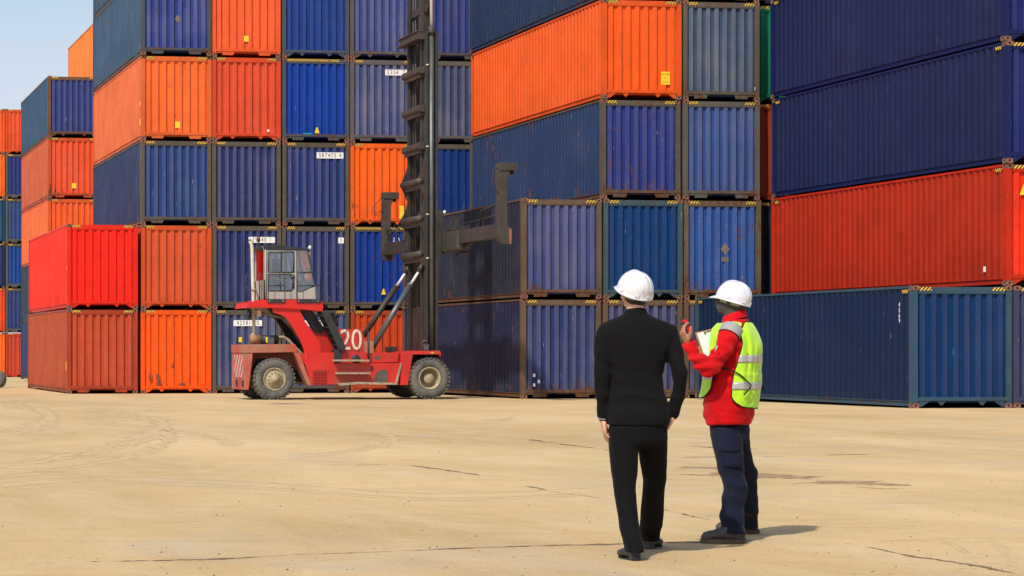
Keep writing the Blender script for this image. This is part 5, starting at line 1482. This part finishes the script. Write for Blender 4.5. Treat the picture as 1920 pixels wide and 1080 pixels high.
    m.ell(hc, (.090, .104, .100), rot); m.ell(hc - up * .038, (.099, .055, .052), rot); m.ell(hc + hf * .03 - up * .05, (.076, .096, .088), rot); m.ell(hc - up * .035 - hf * .006, (.083, .090, .080), rot); m.ell(hc + hf * .035 - up * .092, (.052, .058, .042), rot)
    limb(m, [(hc - up * .06, .076), (K(1377, 590, 0), .070), (K(1378, 604, 0), .074)], 4, 22)
    hd = link('hood', solid(m, 'hood', .007, 2, lambda p, n: fold(p + FW * p.z, 3, 3, 26, 4, 1.0) * .009 * (1 if p.z < 1.62 else .3)), M_OLIVE); adopt(hd, root)
    helmet(root, K(1374, 562, .0), hf, (up - hf * .18 + hs * .04).normalized(), W=.109, L=.124, H=.133)
    shoe(root, PG(1398, 1019), D3(-1, .03, 0), .31, 'boot', 'work_boot')
    shoe(root, PG(1423, 1001), D3(-1, .25, 0), .31, 'boot', 'work_boot')
    # --- things held
    a = Wr + D3(-.004, 0, .02)
    ax = D3(-.36, .02, .93).normalized(); nr = D3(.85, .25, .33); nr = (nr - ax * nr.dot(ax)).normalized(); sd = ax.cross(nr)
    c = a + D3(-.42, .05, .90) * .082 + nr * .036 + ax * .028
    rt = empty('two_way_radio', c, -TH, 'small red and black two-way radio held up in the worker\'s gloveless hand', 'radio')
    rt.parent = None
    def bx(mm, c_, hx, hy, hz):
        mm.add([c_ + sd * x * hx + nr * y * hy + ax * z * hz for x, y, z in ((-1, -1, -1), (1, -1, -1), (1, 1, -1), (-1, 1, -1), (-1, -1, 1), (1, -1, 1), (1, 1, 1), (-1, 1, 1))], [(0, 3, 2, 1), (4, 5, 6, 7), (0, 1, 5, 4), (1, 2, 6, 5), (2, 3, 7, 6), (3, 0, 4, 7)])
    m = MB(); bx(m, c + nr * .003, .026, .013, .052); adopt(m.build('radio_body', simple('red_plastic', lin(205, 20, 40), .35), None, .006), rt)
    m = MB(); bx(m, c - nr * .012, .024, .004, .048); adopt(m.build('radio_front', M_TRIM, None, .002), rt)
    m = MB(); m.tube([c + ax * .05 + sd * .014 , c + ax * .065 + sd * .014 - RT * .004, c + ax * .135 + sd * .014 - RT * .030], [.006, .0055, .004], 8); adopt(m.build('antenna', M_TRIM), rt)
    m = MB(); m.tube([c + ax * .05 - sd * .012, c + ax * .064 - sd * .012], .007, 12); adopt(m.build('knob', M_TRIM), rt)
    m = MB(); m.tube([c - ax * .02 + nr * .017, c - ax * .035 + nr * .03, c - ax * .06 + nr * .028, c - ax * .065 + nr * .012], .003, 6); adopt(m.build('belt_clip', simple('clear_clip', (.4, .2, .2), .2)), rt)
    # clipboard
    TL, TR_, BL = K(1303, 624, -.02), K(1357, 611, .08), K(1323, 668, -.04)
    u = (TR_ - TL); w = (BL - TL); w = w - u * (w.dot(u) / u.length_squared); w = w.normalized() * .30; n_ = u.cross(w).normalized()
    if n_.dot(FW) > 0: n_ = -n_
    cb = empty('clipboard', TL + (u + w) / 2, -TH, 'brown clipboard with blank white paper held in front of the worker\'s chest', 'clipboard')
    def slab(c0_, U_, W_, th, nm, mt, par=None):
        m = MB(); m.prism([c0_, c0_ + U_, c0_ + U_ + W_, c0_ + W_], n_ * th); o = m.build(nm, mt, None, .0008)
        adopt(o, cb); return o
    slab(TL, u, w, .004, 'board', simple('brown_hardboard', (.42, .20, .06), .6))
    uu = u.normalized(); ww = w.normalized()
    slab(TL + uu * .012 + ww * .008 + n_ * .0045, u - uu * .018, w - ww * .014, .003, 'paper', simple('white_paper', (.82, .82, .82), .8, var=.02))
    mid2 = TL + u / 2
    m = MB(); m.tube([mid2 - uu * .055 + ww * .012 + n_ * .012, mid2 + uu * .055 + ww * .012 + n_ * .012], .0035, 8)
    for k in (-1, 1): m.tube([mid2 + uu * k * .055 + ww * .008 + n_ * .008, mid2 + uu * k * .055 + ww * .026 + n_ * .011], .007, 8)
    adopt(m.build('clip', simple('steel_clip', (.15, .15, .16), .3, .8)), cb)
make_worker()
# ================================================================ ground
def ground_mat():
    g = NT('sandy_yard'); o = g.obj()
    a = g.noise(g.scl(o, (.22, .10, 1)), 1.0, 6, .6, .5)
    b = g.noise(g.scl(o, (1.1, .38, 1)), 1.0, 8, .68, .8)
    f = g.noise(o, 26, 6, .75)
    rot = g.n('ShaderNodeMapping'); g.l(o, rot.inputs[0]); rot.inputs['Rotation'].default_value = (0, 0, R(28)); rot.inputs['Scale'].default_value = (.5, 2.2, 1)
    dd = g.noise(rot.outputs[0], 1.0, 8, .7, 1.5)
    c = g.mix(g.ramp(a, .34, .66), (.46, .325, .158), (.635, .465, .245))
    c = g.mix(g.ramp(b, .44, .72, 0, .6), c, (.65, .50, .30))
    c = g.mix(g.ramp(g.noise(g.scl(o, (.30, .16, 1)), 1.3, 6, .65, 1.2), .55, .70, 0, .5), c, (.43, .385, .31))
    c = g.mix(g.ramp(dd, .54, .70, 0, .5), c, (.35, .235, .11))
    c = g.mix(g.ramp(f, .40, .76, 0, .5), c, (.27, .18, .08))
    sp = g.noise(g.scl(o, (22, 9, 1)), 1.0, 3, .6)
    c = g.mix(g.ramp(sp, .68, .74, 0, .65), c, (.16, .11, .06))
    # swept tyre tracks as faint arcs round two far turning centres
    for (cx, cy), k, r0, r1 in (((2.0, 62.0), 2.6, 2.5, 9.0), ((12.5, 58.0), 3.1, 1.5, 6.0), ((9.6, 14.3), 9.0, .5, 1.6)):
        mp = g.scl(o, (1, 1, 0), (-cx, -cy, 0))
        ln = g.n('ShaderNodeVectorMath', operation='LENGTH'); g.l(mp, ln.inputs[0]); ln = ln.outputs['Value']
        w = g.math('SINE', g.math('MULTIPLY', g.math('ADD', ln, g.math('MULTIPLY', g.noise(o, .35, 4), 1.2)), k * 2.2))
        band = g.math('MULTIPLY', g.ramp(ln, r0, r0 * 1.4), g.ramp(ln, r1 * .8, r1, 1, 0))
        band = g.math('MULTIPLY', band, g.ramp(g.noise(o, .5, 5), .48, .66))
        c = g.mix(g.math('MULTIPLY', g.ramp(w, .2, 1.0, 0, .32), band), c, (.36, .235, .12))
    g.set(Base_Color=c, Roughness=.93, Specular_IOR_Level=.15)
    h = g.math('ADD', g.math('MULTIPLY', b, .6), g.math('ADD', g.math('MULTIPLY', f, .25), g.math('MULTIPLY', dd, .5)))
    g.bump(h, .35, .035)
    return g.m
M_GROUND = ground_mat()
def make_ground():
    us = [-3000, -600, -150, -60] + [x * 2.0 for x in range(-15, 31)] + [90, 200, 700, 3000]
    vs_ = [-200, -40, -10, 0] + [4 + i * 1.0 for i in range(110)] + [130, 150, 200, 300, 600, 1500, 4000]
    V = []; F = []
    for v in vs_:
        for u in us:
            z = gz(v)
            V.append((u, v, z))
    n = len(us)
    for j in range(len(vs_) - 1):
        for i in range(n - 1):
            F.append((j * n + i, j * n + i + 1, (j + 1) * n + i + 1, (j + 1) * n + i))
    me = bpy.data.meshes.new('ground'); me.from_pydata(V, [], F)
    me.polygons.foreach_set('use_smooth', [True] * len(F)); me.update()
    o = link('ground', me, M_GROUND); tag(o, kind='structure')
make_ground()
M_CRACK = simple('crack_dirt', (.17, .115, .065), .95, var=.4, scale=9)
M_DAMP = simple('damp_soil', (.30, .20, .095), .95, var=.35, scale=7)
def crack(name, pts, w, mat=M_CRACK, gap=.12, seed=1, lift=.003):
    """thin irregular ribbon of soil lying in a joint of the slab"""
    r_ = random.Random(seed)
    P = [PG(*p) for p in pts]
    path = []
    for a, b in zip(P, P[1:]):
        n = max(2, int((b - a).length / .035))
        for i in range(n):
            path.append(a.lerp(b, i / n))
    path.append(P[-1])
    vs = []; fs = []
    L = len(path)
    for i, p in enumerate(path):
        q = path[min(i + 1, L - 1)]; q0 = path[max(i - 1, 0)]
        t = (q - q0); t.z = 0; t.normalize(); nrm = Vector((-t.y, t.x, 0))
        off = (noise.noise(Vector((p.x * 1.3, p.y * 1.3, seed))) * .07 + noise.noise(Vector((p.x * 6, p.y * 6, seed))) * .025)
        ww = w * max(0, (.55 + 1.1 * noise.noise(Vector((p.x * 2.2, p.y * 2.2, seed + 9))) + .5 * noise.noise(Vector((p.x * 14, p.y * 14, seed + 3)))))
        ww *= min(1, i / 8, (L - 1 - i) / 8)
        if 'crack' in name: ww *= .75 if noise.noise(Vector((p.x * .9, p.y * .9, seed + 40))) > -.06 else .22; ww *= .45 + 1.1 * r_.random()
        if 'damp' in name: ww *= .35 + 1.2 * r_.random()
        c = p + nrm * (off + (r_.uniform(-.008, .008) if 'crack' in name else 0))
        for s in (-1, 1):
            k = c + nrm * s * (ww * (1 + .4 * noise.noise(Vector((p.x * 25, p.y * 25, s * 5.))))) / 2
            vs.append((k.x, k.y, gz(k.y) + lift))
    for i in range(L - 1):
        fs.append((2 * i, 2 * i + 2, 2 * i + 3, 2 * i + 1))
    me = bpy.data.meshes.new(name); me.from_pydata(vs, [], fs); me.update()
    o = link(name, me, mat); tag(o, kind='structure')
crack('ground_crack', [(0, 1062), (120, 1056), (210, 1053), (400, 1048), (560, 1040), (720, 1035), (880, 1028), (1060, 1022), (1160, 1020), (1300, 1016), (1500, 1012)], .085, seed=1)
crack('ground_crack', [(980, 910), (1060, 925), (1150, 938), (1245, 958), (1340, 976)], .09, seed=2)
crack('ground_crack', [(1580, 1019), (1680, 1035), (1800, 1058), (1920, 1078)], .07, seed=3)
crack('ground_crack', [(1245, 858), (1400, 857), (1520, 855), (1660, 850)], .13, seed=4)
crack('ground_crack', [(990, 824), (1080, 836), (1160, 846)], .16, seed=5)
crack('ground_crack', [(570, 873), (640, 872), (760, 872), (830, 880), (900, 892)], .10, seed=6)
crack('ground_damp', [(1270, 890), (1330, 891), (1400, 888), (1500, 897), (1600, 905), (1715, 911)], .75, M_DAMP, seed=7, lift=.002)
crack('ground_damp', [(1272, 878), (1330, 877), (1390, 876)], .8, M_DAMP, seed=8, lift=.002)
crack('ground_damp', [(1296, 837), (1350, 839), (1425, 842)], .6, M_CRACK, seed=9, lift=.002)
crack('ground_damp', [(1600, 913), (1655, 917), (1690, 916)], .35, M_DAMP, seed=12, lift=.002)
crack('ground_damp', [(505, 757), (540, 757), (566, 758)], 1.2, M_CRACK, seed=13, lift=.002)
crack('ground_crack', [(1000, 868), (1150, 866), (1250, 866)], .02, seed=14)
# curved tyre tracks pressed into the dust
M_TRACK = simple('tyre_track_dust', (.505, .37, .19), .95, var=.12, scale=6)
sd = 30
for base_, offs in (([(-20, 868), (90, 853), (190, 836), (262, 818), (300, 800), (296, 786), (230, 772), (140, 762)], (0, 5, 10, 24, 29)),
                    ([(-20, 808), (50, 800), (86, 786), (92, 774), (62, 762), (10, 754)], (0, 4, 9)),
                    ([(440, 832), (400, 818), (330, 806), (250, 797), (160, 792)], (0, 4)),
                    ([(560, 852), (640, 846), (700, 834), (740, 822), (700, 812)], (0, 5)),
                    ([(960, 782), (900, 790), (820, 785), (700, 776), (560, 770)], (0, 4)),
                    ([(1760, 1010), (1800, 1028), (1812, 1048), (1790, 1068)], (0, 5, 10, 15)),
                    ([(1850, 1010), (1880, 1028), (1888, 1050), (1870, 1072)], (0, 5, 10)),
                    ([(1300, 800), (1500, 812), (1700, 806), (1900, 798)], (0, 5)),
                    ([(0, 905), (200, 893), (500, 905), (800, 925), (1100, 915)], (0, 9, 13))):
    for k in offs:
        sd += 1
        q = [(x + k * (1.6 if base_[0][0] > 1700 else .6), y + k) for x, y in base_]
        d_ = CAMZ * FPX / (q[len(q) // 2][1] - CY)
        sp_ = []
        for i in range(len(q) - 1):          # smooth the bends
            A_ = q[max(i - 1, 0)]; B_ = q[i]; C_ = q[i + 1]; E_ = q[min(i + 2, len(q) - 1)]
            for n_ in range(6):
                t = n_ / 6
                sp_.append(tuple(.5 * ((2 * b) + (c - a) * t + (2 * a - 5 * b + 4 * c - e) * t * t + (3 * b - a - 3 * c + e) * t ** 3) for a, b, c, e in zip(A_, B_, C_, E_)))
        sp_.append(q[-1])
        crack('tyre_track', sp_, .007 * d_ if base_[0][0] < 1700 else .035, M_TRACK, seed=sd, lift=.0012 + .00005 * (sd % 7))
# scattered pebbles
def pebbles():
    m = MB(); r_ = random.Random(5)
    for i in range(650):
        px = r_.uniform(-40, 1960); py = 735 + 345 * (r_.random() ** .8)
        p = PG(px, max(py, 745)); s = r_.choice((.003, .004, .004, .005, .008)) * r_.uniform(.7, 1.25)
        a = [(s * r_.uniform(.7, 1.3)) for _ in range(6)]
        vs = [(p.x + a[0], p.y, p.z + .3 * s), (p.x, p.y + a[1], p.z + .3 * s), (p.x - a[2], p.y, p.z + .3 * s), (p.x, p.y - a[3], p.z + .3 * s), (p.x, p.y, p.z + a[4] * 1.1), (p.x, p.y, p.z - .003)]
        m.add(vs, [(0, 1, 4), (1, 2, 4), (2, 3, 4), (3, 0, 4), (1, 0, 5), (2, 1, 5), (3, 2, 5), (0, 3, 5)])
    o = m.build('pebbles', simple('pebble', (.17, .14, .11), .9, var=.5, scale=3))
    tag(o, 'tiny loose pebbles and grit scattered over the sandy yard', 'pebbles', kind='stuff')
pebbles()
